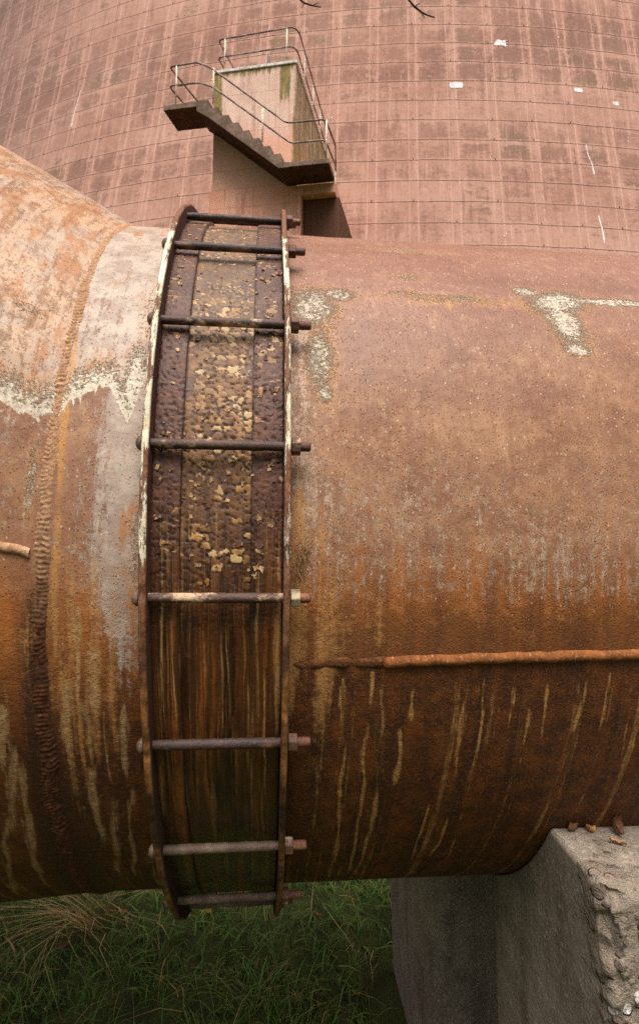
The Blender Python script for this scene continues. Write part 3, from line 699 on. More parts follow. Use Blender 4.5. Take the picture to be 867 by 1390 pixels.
# ------------------------------------------------------------------ cooling tower
AZ = math.radians(16.58)
er = Vector((math.cos(AZ), -math.sin(AZ), 0)); ed = Vector((math.sin(AZ), math.cos(AZ), 0))
T0, TR0, SD = -7.5, 46.0, 21.0
tower = empty('cooling_tower', er * T0 + ed * (SD + TR0), -AZ)
tag(tower, 'vast pink concrete cooling tower shell filling the background behind the pipe', 'cooling tower')
def tow_r(z):
    h = z - CAMZ - 11.0
    return TR0 - .2 * h + .0011 * np.maximum(h, 0) ** 2
PW, RH = 1.57, .90
def tower_mat():
    g = G('stained_tower_concrete'); uv = g.uv(); s = g.sep(uv); u, v = s[0], s[1]
    P = g.comb(u, v, 0.0)
    n = g.noise(P, .35, 5, .6); n2 = g.noise(P, 2.2, 6, .7); n3 = g.noise(P, 14, 5, .7)
    st = g.noise(g.scale(P, 7, .35), 1, 5, .65, .3)
    vw = g.add(v, g.mul(g.add(g.noise(g.scale(P, 1.4, .3), 1, 3, .6), -.5), .10))
    fu = g.ma('FRACT', u); fv = g.ma('FRACT', vw); cu = g.ma('FLOOR', u); cv = g.ma('FLOOR', vw)
    cell = g.white(g.comb(cu, cv, 1.0)); row = g.white(g.comb(cv, 3.0, 2.0)); colr = g.white(g.comb(cu, 7.0, 4.0))
    c = g.mix(g.ss(n, .35, .65), (166, 122, 104), (184, 140, 121)); c = g.mix(g.mul(g.ss(n2, .45, .7), .5), c, (188, 146, 129))
    # dirt that grows inside each lift panel
    wob_ = g.mul(g.add(n2, -.5), .42)
    fuw = g.add(fu, wob_); fvw = g.add(fv, wob_)
    wide = g.mul(g.ss(fuw, .0, .16), g.ss(fuw, .86, .66)); nar = g.mul(g.ss(fuw, .79, .86), g.ss(fuw, 1.02, .93))
    vt = g.mul(g.ss(fvw, -.05, .22), g.ss(fvw, 1.05, .62))
    d = g.add(g.add(g.mul(wide, .46), g.mul(nar, .16)), g.mul(row, .14)); d = g.mul(d, g.add(.25, g.mul(vt, .75)))
    d = g.mul(d, g.add(.10, g.add(g.mul(cell, .40), g.mul(row, .75))))
    big = g.noise(g.scale(P, .16, .30, 1, (2, 6, 0)), 1, 4, .6)
    d = g.add(d, g.mul(g.add(big, -.5), .8)); d = g.add(d, g.mul(g.add(g.noise(g.scale(P, .7, 1), 3.4, 9, .84), -.5), 1.7)); d = g.add(d, g.mul(g.add(st, -.5), .55))
    d = g.add(d, g.mul(g.add(g.noise(g.scale(P, .8, 1), 11, 7, .85), -.5), 1.0)); dm = g.ss(d, .17, .46)
    c = g.mix(g.mul(dm, g.ss(big, .3, .65, .30, .72)), c, g.mix(g.ss(n3, .35, .65), (112, 80, 66), (138, 100, 86)))
    c = g.mix(g.mul(g.mul(g.ss(n, .52, .62), dm), .4), c, (104, 92, 66))
    c = g.mix(g.mul(g.ss(g.add(u, g.mul(n2, 2.0)), -2.0, -13.0), .68), c, (106, 88, 86))  # whole shell mixed greyer towards its left side
    # rain streaks
    c = g.mix(g.mul(g.ss(st, .53, .70), .5), c, (122, 90, 78)); c = g.mix(g.mul(g.ss(g.noise(g.scale(P, .9, .12, 1, (3, 3, 0)), 1, 6, .7), .52, .72), .28), c, (124, 92, 80)); c = g.mix(g.mul(g.ss(st, .44, .32), .35), c, (214, 172, 158))
    n6 = g.noise(g.comb(g.mul(u, PW), g.mul(v, RH), 3.0), 5.5, 8, .78); c = g.mix(g.mul(g.ss(n6, .53, .68), .5), c, (200, 160, 143)); c = g.mix(g.mul(g.ss(n6, .46, .34), .6), c, (128, 92, 80))
    # lift joints (dark shadow line under a lip) and panel joints (pale)
    jn = g.noise(g.scale(P, 3.0, .6), 1, 4, .7)
    lj = g.mul(g.mx(g.ss(fv, .030, .004), g.ss(fv, .985, .998)), g.ss(jn,   .46, .70, .0, .42))
    c = g.mix(lj, c, (70, 50, 46))
    lp = g.mul(g.ss(fv, .03, .05), g.ss(fv, .10, .06)); c = g.mix(g.mul(lp, .30), c, (206, 164, 148))
    pj = g.mx(g.ss(fu, .045, .0), g.ss(fu, .97, .998)); pj = g.mul(pj, g.ss(g.noise(g.scale(P, 1, .8), 1.7, 4, .7), .35, .6, .2, .9))
    c = g.mix(g.mul(pj, .80), c, (208, 164, 146))
    pj2 = g.mul(g.ss(fu, .78, .79), g.ss(fu, .812, .80)); c = g.mix(g.mul(pj2, .60), c, (204, 160, 142))
    # tie holes and white droppings
    hc = g.comb(g.ma('FRACT', g.add(u, .115)), g.ma('FRACT', g.add(vw, .42)), 0.0)
    hd = g.ma('SQRT', g.add(g.mul(g.ma('POWER', g.mul(g.add(g.sep(hc)[0], -.0), PW), 2), 1), g.ma('POWER', g.mul(g.add(g.sep(hc)[1], -.5), RH), 2)))
    hr = g.white(g.comb(cu, cv, 9.0)); c = g.mix(g.mul(g.ss(hd, .055, .03), g.ss(hr, .45, .5)), c, (60, 44, 40))
    sv = g.comb(g.mul(u, PW), g.mul(v, RH), 0.0)
    vd = g.vor(sv, 1.5, 'F1'); vc = g.white(g.vor(sv, 1.5, 'F1', 'Color')); c = g.mix(g.mul(g.ss(vd, .050, .026), g.ss(vc, .55, .6)), c, (226, 206, 198))
    vd = g.vor(sv, 2.6, 'F1'); vc = g.white(g.vor(sv, 2.6, 'F1', 'Color')); c = g.mix(g.mul(g.ss(vd, .07, .03), g.ss(vc, .75, .8)), c, (74, 54, 48))
    # lower ground green film
    h = g.add(g.mul(g.mx(g.ss(fv, .04, .0), 0.0), -.6), g.mul(n3, .10)); h = g.add(h, g.mul(fv, .55)); h = g.add(h, g.mul(pj, .35)); h = g.add(h, g.mul(n2, .15))
    return g.end(c, .93, g.bump(h, .05, .8), 0, .15)
M_TOW = tower_mat()
NTH = 1201; zz = np.concatenate([np.arange(0, 34, .45), np.linspace(34, 92, 60)])
U0, V0 = 0.0, 0.0
def tow_uv(th, z): return th * TR0 / PW + U0, z / RH + V0
# line the panel joints up with the photo: find theta, z where two known pixels meet the shell
def hit(px, py):
    d = pxray(px, py); k = 5.0; dt, ds, dz = d.dot(er), d.dot(ed), d.z
    for i in range(6000):
        k = 10 + i * .01
        if math.hypot(k * dt - T0, k * ds - SD - TR0) <= tow_r(np.array(CAMZ + k * dz)): break
    th = math.atan2(k * dt - T0, SD + TR0 - k * ds)
    return th, CAMZ + k * dz
th_, _ = hit(511, 176); U0 = -(th_ * TR0 / PW) % 1.0
_, z_ = hit(570, 136); V0 = -(z_ / RH) % 1.0
TH, Z = np.meshgrid(np.linspace(-math.pi, math.pi, NTH), zz, indexing='ij'); R = tow_r(Z)
X = np.stack([R * np.sin(TH), -R * np.cos(TH), Z], -1).reshape(-1, 3); uu, vv = tow_uv(TH, Z)
link('tower_shell', mesh_np('tower_shell', X, grid_faces(NTH, len(zz)), True, np.stack([uu, vv], -1).reshape(-1, 2)), tower, [M_TOW])
def shell_pt(th, z, off=0.0):
    r = float(tow_r(np.array(z))) + off
    return Vector((r * math.sin(th), -r * math.cos(th), z))
g = G('white_repair_mortar'); n = g.noise(g.obj(), 6, 5, .7); M_PATCH = g.end(g.mix(g.ss(n, .4, .65), (232, 224, 220), (196, 172, 164)), .85, g.bump(n, .01, .6))
def patch(px, py, w, h, seed, rough):
    th, z = hit(px, py); r = random.Random(seed); b = BM(); ring = []
    n = 22
    for lay in (0.012, -.05):
        rv = []
        for i in range(n):
            a = 2 * math.pi * i / n; x = math.copysign(abs(math.cos(a)) ** .35, math.cos(a)) * w / 2; y = math.copysign(abs(math.sin(a)) ** .35, math.sin(a)) * h / 2
            k = 1 + rough * (random.Random(seed * 50 + i).random() - .6)
            rv.append(b.b.verts.new(shell_pt(th + x * k / TR0, z + y * k, lay)))
        ring.append(rv)
    b.b.faces.new(ring[0]); b.b.faces.new(ring[1][::-1])
    for i in range(n): b.b.faces.new([ring[0][i], ring[1][i], ring[1][(i + 1) % n], ring[0][(i + 1) % n]])
    b.build('repair_patch', M_PATCH, tower)
patch(679, 58, .50, .30, 1, .5); patch(619, 115, .54, .26, 2, .06); patch(784, 122, .36, .20, 3, .5); patch(835, 140, .28, .18, 4, .3)
def filled_crack(pts, w):
    P = [hit(*p) for p in pts]; b = BM(); L = []
    for i, (th, z) in enumerate(P):
        ww = w * random.Random(i + 3).uniform(.5, 1.3)
        L.append([b.b.verts.new(shell_pt(th + sx * ww / TR0, z, of)) for sx, of in ((-.5, .006), (.5, .006), (.5, -.04), (-.5, -.04))])
    for a, c in zip(L, L[1:]):
        for k in range(4): b.b.faces.new([a[k], a[(k + 1) % 4], c[(k + 1) % 4], c[k]])
    b.b.faces.new(L[0]); b.b.faces.new(L[-1][::-1])
    b.build('filled_crack', M_PATCH, tower)
filled_crack([(110, 122), (106, 136), (101, 153), (97, 172)], .045)
filled_crack([(812, 292), (815, 304), (818, 316), (820, 330)], .06)
filled_crack([(795, 196), (797, 208), (803, 222), (806, 236)], .04)

# ------------------------------------------------------------------ stair block in front of the tower
stair = empty('stair_block', (0, 0, 0), -AZ)       # local x: along the front, local y: depth, z: height
tag(stair, 'pale concrete stair block with railed landings built against the cooling tower', 'staircase')
H = CAMZ
def wall_mat(name, a, b, streaks, moss):
    g = G(name); o = g.obj(); s = g.sep(o); x, z = s[0], s[2]
    n = g.noise(o, 1.2, 5, .6); n2 = g.noise(o, 6, 6, .7); n3 = g.noise(o, 40, 4, .7); st = g.noise(g.scale(o, 5, 5, .35), 1, 5, .6, .3); st2 = g.noise(g.scale(o, 11, 11, .6, (3, 0, 0)), 1, 4, .6, .2)
    c = g.mix(g.ss(n, .35, .65), a, b); c = g.mix(g.mul(g.ss(st, .5, .68), streaks * .8), c, (178, 136, 112)); c = g.mix(g.mul(g.ss(st, .46, .34), streaks), c, (236, 200, 176))
    c = g.mix(g.mul(g.ss(st2, .56, .68), streaks * .8), c, (140, 104, 90))
    if moss:
        c = g.mix(g.mul(g.ss(g.add(z, g.mul(n2, .5)), H + 12.1, H + 11.0), .8), c, g.mix(st, (214, 150, 122), (232, 176, 150)))
        zt = H + 13.40
        m1 = g.mul(g.ss(z, zt - .55, zt - .02), 1.0)
        mL = g.mul(g.ss(x, -6.52, -6.75), g.ss(z, H + 11.4, H + 12.2)); mR = g.mul(g.mul(g.ss(x, -4.95, -4.70), g.ss(x, -4.32, -4.55)), g.ss(z, H + 11.6, H + 12.6)); mC = g.ss(x, -4.47, -4.30)
        mm = g.mx(g.mul(m1, .75), g.mx(g.mul(mL, 1.0), g.mx(mR, g.mul(mC, .75))))
        mm = g.add(mm, g.mul(g.add(st2, -.5), 1.5)); mm = g.add(mm, g.mul(g.add(n2, -.5), .6))
        c = g.mix(g.mul(g.ss(mm, .45, .9), .9), c, g.mix(g.ss(n2, .4, .6), (142, 122, 58), (112, 100, 56)))
    c = g.mix(g.mul(g.ss(n3, .56, .68), .3), c, (128, 96, 82))
    ln = g.ma('FRACT', g.mul(g.add(z, g.mul(g.add(n2, -.5), .04)), 1 / 1.2)); c = g.mix(g.mul(g.ss(ln, .016, .004), .55), c, (120, 88, 78))
    return g.end(c, .92, g.bump(g.add(n3, n2), .01, .6), 0, .15)
M_WALL = wall_mat('pale_pink_render', (214, 176, 156), (226, 192, 172), .55, True)
M_LOWW = wall_mat('streaked_pink_render', (226, 154, 124), (236, 174, 146), .6, False)
def step_mat():
    g = G('mossy_step_concrete'); o = g.obj(); n = g.noise(o, 3, 6, .7); n2 = g.noise(o, 14, 6, .7); s = g.sep(o)
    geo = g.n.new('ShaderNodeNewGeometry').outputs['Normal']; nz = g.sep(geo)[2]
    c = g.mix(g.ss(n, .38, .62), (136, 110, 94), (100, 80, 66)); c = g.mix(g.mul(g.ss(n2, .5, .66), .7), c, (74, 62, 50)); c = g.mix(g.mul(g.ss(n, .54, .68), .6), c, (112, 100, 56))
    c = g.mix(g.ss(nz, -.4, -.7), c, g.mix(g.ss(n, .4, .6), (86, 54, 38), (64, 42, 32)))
    return g.end(c, .9, g.bump(n2, .015, .7), 0, .2)
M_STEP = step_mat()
g = G('pale_coping_mortar'); n = g.noise(g.obj(), 12, 5, .7); M_COPE = g.end(g.mix(g.ss(n, .4, .65), (224, 216, 206), (170, 156, 142)), .85, g.bump(n, .01, .6))
def rail_mat():
    g = G('rusty_galvanised_rail'); o = g.obj(); n = g.noise(o, 5, 5, .65); n2 = g.noise(o, 40, 4, .7)
    c = g.mix(g.ss(n, .44, .6), (96, 62, 52), (150, 136, 124)); c = g.mix(g.mul(g.ss(n2, .5, .65), .6), c, (78, 46, 38))
    return g.end(c, .6, None, .0, .4)
M_RAIL = rail_mat()
g = G('pale_rail_post'); n = g.noise(g.obj(), 12, 5, .65); M_POST = g.end(g.mix(g.ss(n, .5, .66), (214, 200, 176), (156, 128, 92)), .6)
g = G('dark_door_boards'); o_ = g.obj(); s_ = g.sep(o_); n = g.noise(g.scale(o_, 20, 20, 1.5), 1, 5, .6); fx = g.ma('FRACT', g.mul(s_[0], 5.5))
M_DOOR = g.end(g.mix(g.ss(fx, .06, .02), g.mix(n, (112, 70, 46), (82, 50, 34)), (30, 20, 16)), .8)
S0, S1, S2 = 15.8, 16.8, 22.2
# shaft walls
def slab(x0, x1, y0, y1, z0, z1, name, m, bev=.012): return BM().box(x0, x1, y0, y1, z0, z1).bevel(bev).build(name, m, stair)
slab(-6.93, -4.285, S1, S2, H + 9.60, H + 13.36, 'upper_wall', M_WALL)
slab(-6.97, -4.245, S1 - .04, S2, H + 13.363, H + 13.45, 'coping', M_COPE)
slab(-7.03, -4.20, S1 - .005, S2, 0.02, H + 9.597, 'lower_wall', M_LOWW)
# door bay below the lower landing: jamb, lintel, set-back door
slab(-4.197, -4.06, S1 - .003, S1 + 2.4, 0.02, H + 9.22, 'door_jamb', M_LOWW)
slab(-4.197, -3.02, S1 - .004, S1 + 3.2, H + 9.223, H + 9.53, 'lintel', M_LOWW)
slab(-4.057, -2.93, S1 + .30, S1 + 3.2, 0.02, H + 9.218, 'door', M_DOOR, .004)
# landings and flight
zU, zL = H + 11.82, H + 9.68
slab(-8.13, -7.06, S0, S1 - .002, zU - .17, zU, 'landing', M_STEP, .015)
slab(-4.19, -3.03, S0, S1 - .006, zL - .15, zL, 'landing', M_STEP, .015)
ns = 8; poly = [(-7.058, zU), (-6.78, zU)]
x = -6.78; z = zU; run = (6.78 - 4.192) / ns; rise = (zU - zL) / ns
for i in range(ns):
    z -= rise; poly.append((x + .045, z))
    if i < ns - 1:
        x += run; poly.append((x, z))
poly = poly[:-1] + [(x + .045, zL + .002), (-4.192, zL + .002), (-4.192, zL - .15), (-4.47, zL - .15), (-6.72, H + 11.40), (-7.058, H + 11.58)]
# nosed saw-tooth profile
poly = [(-7.058, zU), (-6.70, zU)]
for i in range(1, ns + 1):
    xa = -6.70 + (i - 1) * run; zc = zU - i * rise
    poly += [(xa + .05, zc)] if i == ns else [(xa + .05, zc), (xa + run, zc)]
poly = poly[:-1] + [(-4.192, zL + .003)] if False else poly
poly += [(-4.192, zU - ns * rise + .0), (-4.192, zL - .152), (-4.49, zL - .152), (-6.71, H + 11.30), (-7.058, H + 11.52)]
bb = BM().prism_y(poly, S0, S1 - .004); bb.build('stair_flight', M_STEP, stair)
# handrails
def rail(name, paths, posts, rad=.026):
    b = BM()
    for p in paths: b.tube(round_path(p, .14), rad, 8)
    r = b.build(name, M_RAIL, stair, True)
    for (p, q) in posts:
        BM().tube([p, q], .024, 8).build('rail_post', M_POST, r, True)
    return r
S0r = S0 + .06
yb = S1 + 1.2
rail('stair_handrail',
     [[(-7.72, yb - .2, zU + 1.22), (-8.0, S0r, zU + 1.22), (-7.10, S0r, zU + 1.24), (-6.66, S0r, zU + 1.0), (-4.30, S0r, zL + 1.19), (-3.15, S0r, zL + 1.17), (-3.08, S1 + .35, zL + 1.17), (-3.07, S1 + .40, zL - .05)],
      [(-7.72, yb - .2, zU + .62), (-8.0, S0r, zU + .62), (-7.02, S0r, zU + .60), (-6.60, S0r, zU + .42), (-4.16, S0r, zL + .58), (-3.15, S0r, zL + .57), (-3.08, S1 + .35, zL + .57)]],
     [((-7.76, S0r, zU - .02), (-7.76, S0r, zU + 1.22)), ((-6.57, S0r, zU - .10), (-6.57, S0r, zU + .98)), ((-5.02, S0r, zL + .72), (-5.02, S0r, zL + 1.70)), ((-3.12, S0r, zL - .02), (-3.12, S0r, zL + 1.14)), ((-3.075, S1 + .38, zL - .45), (-3.075, S1 + .38, zL + .6))])
rail('landing_handrail', [[(-7.78, S1 + .04, zU + .02), (-7.06, S1 + .04, zU + .06)], [(-7.78, S1 + .04, zU + .62), (-7.10, S1 + .04, zU + .62), (-6.90, S1 - .03, zU + .05)]],
     [((-7.66, S1 + .04, zU - .02), (-7.66, S1 + .04, zU + .6)), ((-7.25, S1 + .04, zU - .02), (-7.25, S1 + .04, zU + .6))], .022)
zC = H + 13.45
rail('roof_handrail',
     [[(-6.68, S2 - 1.6, zC + 1.10), (-6.87, S1 + .1, zC + 1.10), (-4.40, S1 + .1, zC + 1.16), (-4.28, S1 + .35, zC + 1.14), (-4.30, S2 - .2, zC + 1.10)],
      [(-6.68, S2 - 1.6, zC + .52), (-6.87, S1 + .1, zC + .52), (-4.45, S1 + .1, zC + .55), (-4.33, S1 + .3, zC + .55), (-4.34, S2 - .2, zC + .52)]],
     [((-6.64, S1 + .1, zC - .02), (-6.64, S1 + .1, zC + 1.1)), ((-4.62, S1 + .1, zC - .02), (-4.62, S1 + .1, zC + 1.15)), ((-4.30, S1 + 1.2, zC - .02), (-4.30, S1 + 1.2, zC + 1.1)), ((-4.31, S1 + 2.6, zC - .02), (-4.31, S1 + 2.6, zC + 1.1)), ((-4.31, S1 + 3.9, zC - .02), (-4.31, S1 + 3.9, zC + 1.1))])
g = G('dark_steel_pole'); M_DPOLE = g.end(g.mix(g.noise(g.obj(), 8, 4, .6), (70, 60, 62), (96, 84, 82)), .6)
BM().tube([(-5.66, S1 + 1.6, zC - .02), (-5.66, S1 + 1.6, zC + 1.55)], .05, 10).build('vent_pole', M_DPOLE, stair, True)

# ------------------------------------------------------------------ ground, grass, leaves
def ground_mat():
    g = G('damp_turf_soil'); o = g.obj(); n = g.noise(o, .4, 6, .65); n2 = g.noise(o, 6, 6, .7)
    c = g.mix(g.ss(n2, .35, .65), (44, 52, 24), (66, 72, 34)); c = g.mix(g.mul(g.ss(n, .5, .7), .5), c, (74, 62, 40))
    return g.end(c, .95, g.bump(n2, .05, .8), 0, .15)
def gh(x, y): return .05 * (fbm(x * .9 + 40, y * .9 + 40, 3, 3) - .5)
gx = np.concatenate([-np.geomspace(4, 1500, 24)[::-1], np.linspace(-3.9, 3.9, 53), np.geomspace(4, 1500, 24)])
gy = np.concatenate([-np.geomspace(4, 1500, 24)[::-1], np.linspace(-3.9, 5.9, 66), np.geomspace(6, 1500, 24)])
Xg, Yg = np.meshgrid(gx, gy, indexing='ij'); Zg = gh(Xg, Yg) * (np.abs(Xg) < 4) * (np.abs(Yg) < 6)
gr = link('ground', mesh_np('ground', np.stack([Xg, Yg, Zg], -1).reshape(-1, 3), grid_faces(len(gx), len(gy)), True), None, [ground_mat()]); tag(gr, kind='structure')

def blades(n, xr, yr, hmin, hmax, seed, lean=.6, wid=.0022, centre=None, keep=None):
    r = np.random.default_rng(seed)
    if centre is None:
        x = r.uniform(*xr, n); y = r.uniform(*yr, n)
        dn = fbm(x * 3 + 50, y * 3 + 50, seed, 3); k = r.random(n) < sst(dn, .28, .6) * .85 + .15; x, y = x[k], y[k]
    else:
        x = centre[0] + r.normal(0, centre[2], n); y = centre[1] + r.normal(0, centre[2], n)
    if keep is not None:
        k = keep(x, y); x, y = x[k], y[k]
    n = len(x); h = r.uniform(hmin, hmax, n) * (.6 + .8 * fbm(x * 2.2 + 9, y * 2.2 + 9, seed + 5, 3)); a = r.uniform(0, 2 * math.pi, n)
    ln = r.uniform(.15, 1.0, n) ** 1.2 * lean * h; w = wid * r.uniform(.6, 1.5, n); z0 = gh(x, y) - .01
    if centre is not None:
        a = np.arctan2(y - centre[1], x - centre[0]) + r.normal(0, .7, n)
    dx, dy = np.cos(a), np.sin(a); rows = []
    for i, t in enumerate((0, .35, .7, 1.0)):
        bend = ln * t ** 2.0; zz = z0 + h * (t - .35 * lean * t * t * t)
        ww = w * (1 - t * .92) ; cx = x + dx * bend; cy = y + dy * bend
        rows.append(np.stack([cx - dy * ww, cy + dx * ww, zz], -1)); rows.append(np.stack([cx + dy * ww, cy - dx * ww, zz], -1))
    V = np.stack(rows, 1).reshape(-1, 3); b = np.arange(n)[:, None] * 8
    F = np.concatenate([b + np.array([0, 1, 3, 2]), b + np.array([2, 3, 5, 4]), b + np.array([4, 5, 7, 6])], 0)
    tone = np.repeat(r.random(n), 8); tip = np.tile(np.array([0, 0, .35, .35, .7, .7, 1, 1]), n)
    return V, F, tone, tip
def grass_mat(name, cs, dry):
    g = G(name); t = g.attr('tone'); p = g.attr('tip'); o = g.obj(); n = g.noise(o, 3, 4, .6)
    c = g.mix(t, cs[0], cs[1]); c = g.mix(g.mul(p, .45), c, cs[2]); c = g.mix(g.mul(g.ss(n, .5, .7), .4), c, cs[1])
    c = g.mix(g.ss(t, 1 - dry, 1 - dry + .03), c, (156, 128, 78))
    g.put(g.bs.inputs['Subsurface Weight'], 0.0)
    return g.end(c, .55, None, 0, .3)
sad = lambda x, y: ~((x > .40) & (x < 1.35) & (y > PIPE.y - .78) & (y < PIPE.y + .78))
parts = [blades(60000, (-2.6, 1.9), (1.0, 4.4), .04, .13, 1, 1.3, .0021, keep=sad), blades(8000, (-2.6, 1.9), (1.2, 4.4), .08, .19, 6, 1.3, .0022, keep=sad), blades(5000, (-2.4, 1.8), (1.2, 4.2), .04, .11, 16, 1.5, .0052, keep=sad), blades(9000, (-4, 4), (4.2, 9), .10, .28, 2, .9, .004), blades(5000, (-3, 3), (-1.0, 1.0), .06, .18, 3, .9, .003, keep=sad)]
off = 0; VV = []; FF = []; TT = []; TP = []
for V, F, t, p in parts:
    VV.append(V); FF.append(F + off); TT.append(t); TP.append(p); off += len(V)
gm = grass_mat('meadow_grass', ((42, 80, 20), (80, 112, 32), (118, 138, 54)), .09)
gs = link('grass', mesh_np('grass', np.concatenate(VV), np.concatenate(FF), True, None, dict(tone=np.concatenate(TT), tip=np.concatenate(TP))), None, [gm])
tag(gs, 'long green grass growing under and behind the rusty pipe', 'grass', kind='stuff')
dm = grass_mat('dead_grass', ((150, 122, 74), (184, 156, 104), (196, 170, 120)), 0.0)
def gpt(px, py, z=0.05):
    d = pxray(px, py); k = (z - CAMZ) / d.z; return CAM + d * k
tufts = [(140, 1240, 95, .40, .05, 'straw coloured dry grass tuft drooping under the left end of the pipe'), (505, 1270, 7, .26, .04, 'few pale dry stalks leaning beside the shaded side of the concrete block')]
for px, py, n, hh, sp, lab in tufts:
    q = gpt(px, py); V, F, t, p = blades(n, None, None, hh * .6, hh, int(px), 1.5, .0019, (q.x, q.y, sp))
    V = V - np.array([q.x, q.y, 0]); V[:, 0] -= 1.1 * np.maximum(V[:, 2], 0) ** 1.3; V[:, 1] -= .9 * np.maximum(V[:, 2], 0) ** 1.3; V[:, 2] = np.where(V[:, 2] > .16, .16 + (V[:, 2] - .16) * .35, V[:, 2])
    o = link('dry_grass_tuft', mesh_np('dry_grass_tuft', V, F, True, None, dict(tone=t, tip=p)), None, [dm]); o.location = (q.x, q.y, 0)
    tag(o, lab, 'grass tuft', 'dry grass tufts')

def leaf_mesh(L, W, curl, seed):
    r = random.Random(seed); V = []; F = []; n, m = 13, 7
    for i in range(n):
        t = i / (n - 1); w = W * math.sin(math.pi * t ** .75) ** .8 * (1 + .18 * math.sin(i * 2.6 + seed))
        for j in range(m):
            s = (j / (m - 1) - .5) * 2; zz = curl * L * (abs(s) ** 1.6 * .55 + .5 * (t - .5) ** 2 * 2) + .05 * L * math.sin(i * 1.3 + j * 1.7 + seed)
            V.append(((t - .5) * L, s * w * (1 - .35 * curl * abs(s)), zz))
    for i in range(n - 1):
        for j in range(m - 1): F.append((i * m + j, i * m + j + 1, (i + 1) * m + j + 1, (i + 1) * m + j))
    zmin = min(v[2] for v in V)
    return mesh_np('fallen_leaf', [(x, y, z - zmin) for x, y, z in V], F)
def leaf_mat(name, a, b):
    g = G(name); n = g.noise(g.obj(), 60, 5, .7); return g.end(g.mix(g.ss(n, .35, .65), a, b), .75, g.bump(n, .002, .6))
ML1 = leaf_mat('brown_dead_leaf', (138, 96, 66), (92, 62, 44)); ML2 = leaf_mat('yellow_dead_leaf', (196, 164, 86), (150, 116, 58)); ML3 = leaf_mat('tan_dead_leaf', (176, 130, 84), (134, 92, 54))
ZTOP = PIPE.z - .565 * K
def blockpt(px, py):
    d = pxray(px, py); k = (ZTOP - CAMZ) / d.z; return CAM + d * k
LEAVES = [('b', 830, 1127, .032, .008, .9, ML1, (.5, -1.0, 1.2), 'large curled brown dead leaf standing on top of the concrete block'),
          ('b', 801, 1131, .018, .006, .7, ML3, (.3, .2, 2.0), 'small tan leaf scrap on the concrete block beside the big curled leaf'),
          ('b', 775, 1130, .018, .008, .9, ML1, (.2, .3, .4), 'small round brown leaf at the left end of the concrete block top'),
          ('b', 838, 1147, .024, .003, .3, ML3, (.1, .1, -.5), 'thin curved leaf stalk lying on the concrete block in front of the big leaf'),
          ('g', 322, 1216, .050, .022, .6, ML2, (.3, .2, .8), 'pale yellow leaf in the grass directly under the bolted joint'),
          ('g', 166, 1244, .046, .016, .7, ML3, (.5, .3, 1.8), 'tan dead leaf hanging in the dry grass at the left'),
          ('g', 430, 1247, .046, .018, .5, ML3, (.4, .2, 2.4), 'light brown leaf on the grass to the right of the bolted joint'),
          ('g', 84, 1288, .040, .016, .5, ML1, (.3, .1, .2), 'dark brown leaf low in the grass at the left edge'),
          ('g', 282, 1240, .034, .014, .5, ML2, (.3, .1, 1.2), 'little yellow leaf in the grass below the lowest rod')]
for wh, px, py, L, W, cu, m, rot, lab in LEAVES:
    me = leaf_mesh(L, W, cu, int(px)); o = link('fallen_leaf', me, None, [m]); q = blockpt(px, py) if wh == 'b' else gpt(px, py, .13)
    o.location = q if wh == 'b' else (q.x, q.y, q.z); o.rotation_euler = rot; tag(o, lab, 'leaf', 'fallen dead leaves')
    if wh == 'b':
        R3 = o.rotation_euler.to_matrix(); zm = min((R3 @ v.co).z for v in me.vertices); o.location.z -= zm - .001

# ------------------------------------------------------------------ bare tree whose twigs hang into the top of the view
tree = empty('bare_tree', (6.6, 5.2, 0)); tag(tree, 'leafless tree whose dark twig tips hang in at the top edge of the picture', 'tree')
g = G('dark_bark'); n = g.noise(g.scale(g.obj(), 1, 1, .3), 30, 5, .7); M_BARK = g.end(g.mix(g.ss(n, .4, .6), (66, 50, 44), (40, 30, 27)), .9, g.bump(n, .01, .8))
rt_ = random.Random(12); org = Vector((6.6, 5.2, 0))
def wob(a, b, n, amp, r):
    a, b = Vector(a), Vector(b); out = []
    for i in range(n + 1):
        t = i / n; k = amp * math.sin(math.pi * t); out.append(a.lerp(b, t) + Vector((r.uniform(-k, k), r.uniform(-k, k), r.uniform(-k, k))))
    return out
tr = wob((0, 0, -.1), (-.3, .1, 9.5), 9, .12, rt_)
BM().tube(tr, [.17 * (1 - .85 * i / 9) + .01 for i in range(10)], 12).build('trunk', M_BARK, tree, True)
def rel(px, py, d): return CAM + pxray(px, py) * d - org
def limb(paths):
    b = BM()
    for p, r0, r1 in paths:
        n = len(p); b.tube(p, [r0 + (r1 - r0) * i / (n - 1) for i in range(n)], 6)
    b.build('branch', M_BARK, tree, True)
e1 = [rel(*p) for p in ((560, -160, 5.2), (505, -75, 5.1), (455, -40, 5.05), (400, -8, 5.0), (412, 3, 5.0), (424, 7, 5.0), (436, 9, 5.0))]
e2 = [rel(*p) for p in ((640, -120, 5.1), (600, -60, 5.05), (552, -4, 5.0), (562, 8, 5.0), (572, 16, 5.0), (580, 20, 5.0), (590, 23, 5.0))]
main = wob(tr[8], rel(900, -520, 5.4), 5, .12, rt_)[:-1] + wob(rel(900, -520, 5.4), e1[0], 4, .05, rt_)
limb([(main, .05, .016), (e1, .016, .0045)] + [(wob(e1[5], rel(432, 3, 5.0), 2, .0, rt_), .004, .003), (wob(e1[4], rel(410, 10, 4.98), 2, .0, rt_), .004, .0025)])
main2 = wob(tr[7], rel(900, -420, 5.3), 5, .1, rt_)[:-1] + wob(rel(900, -420, 5.3), e2[0], 3, .05, rt_)
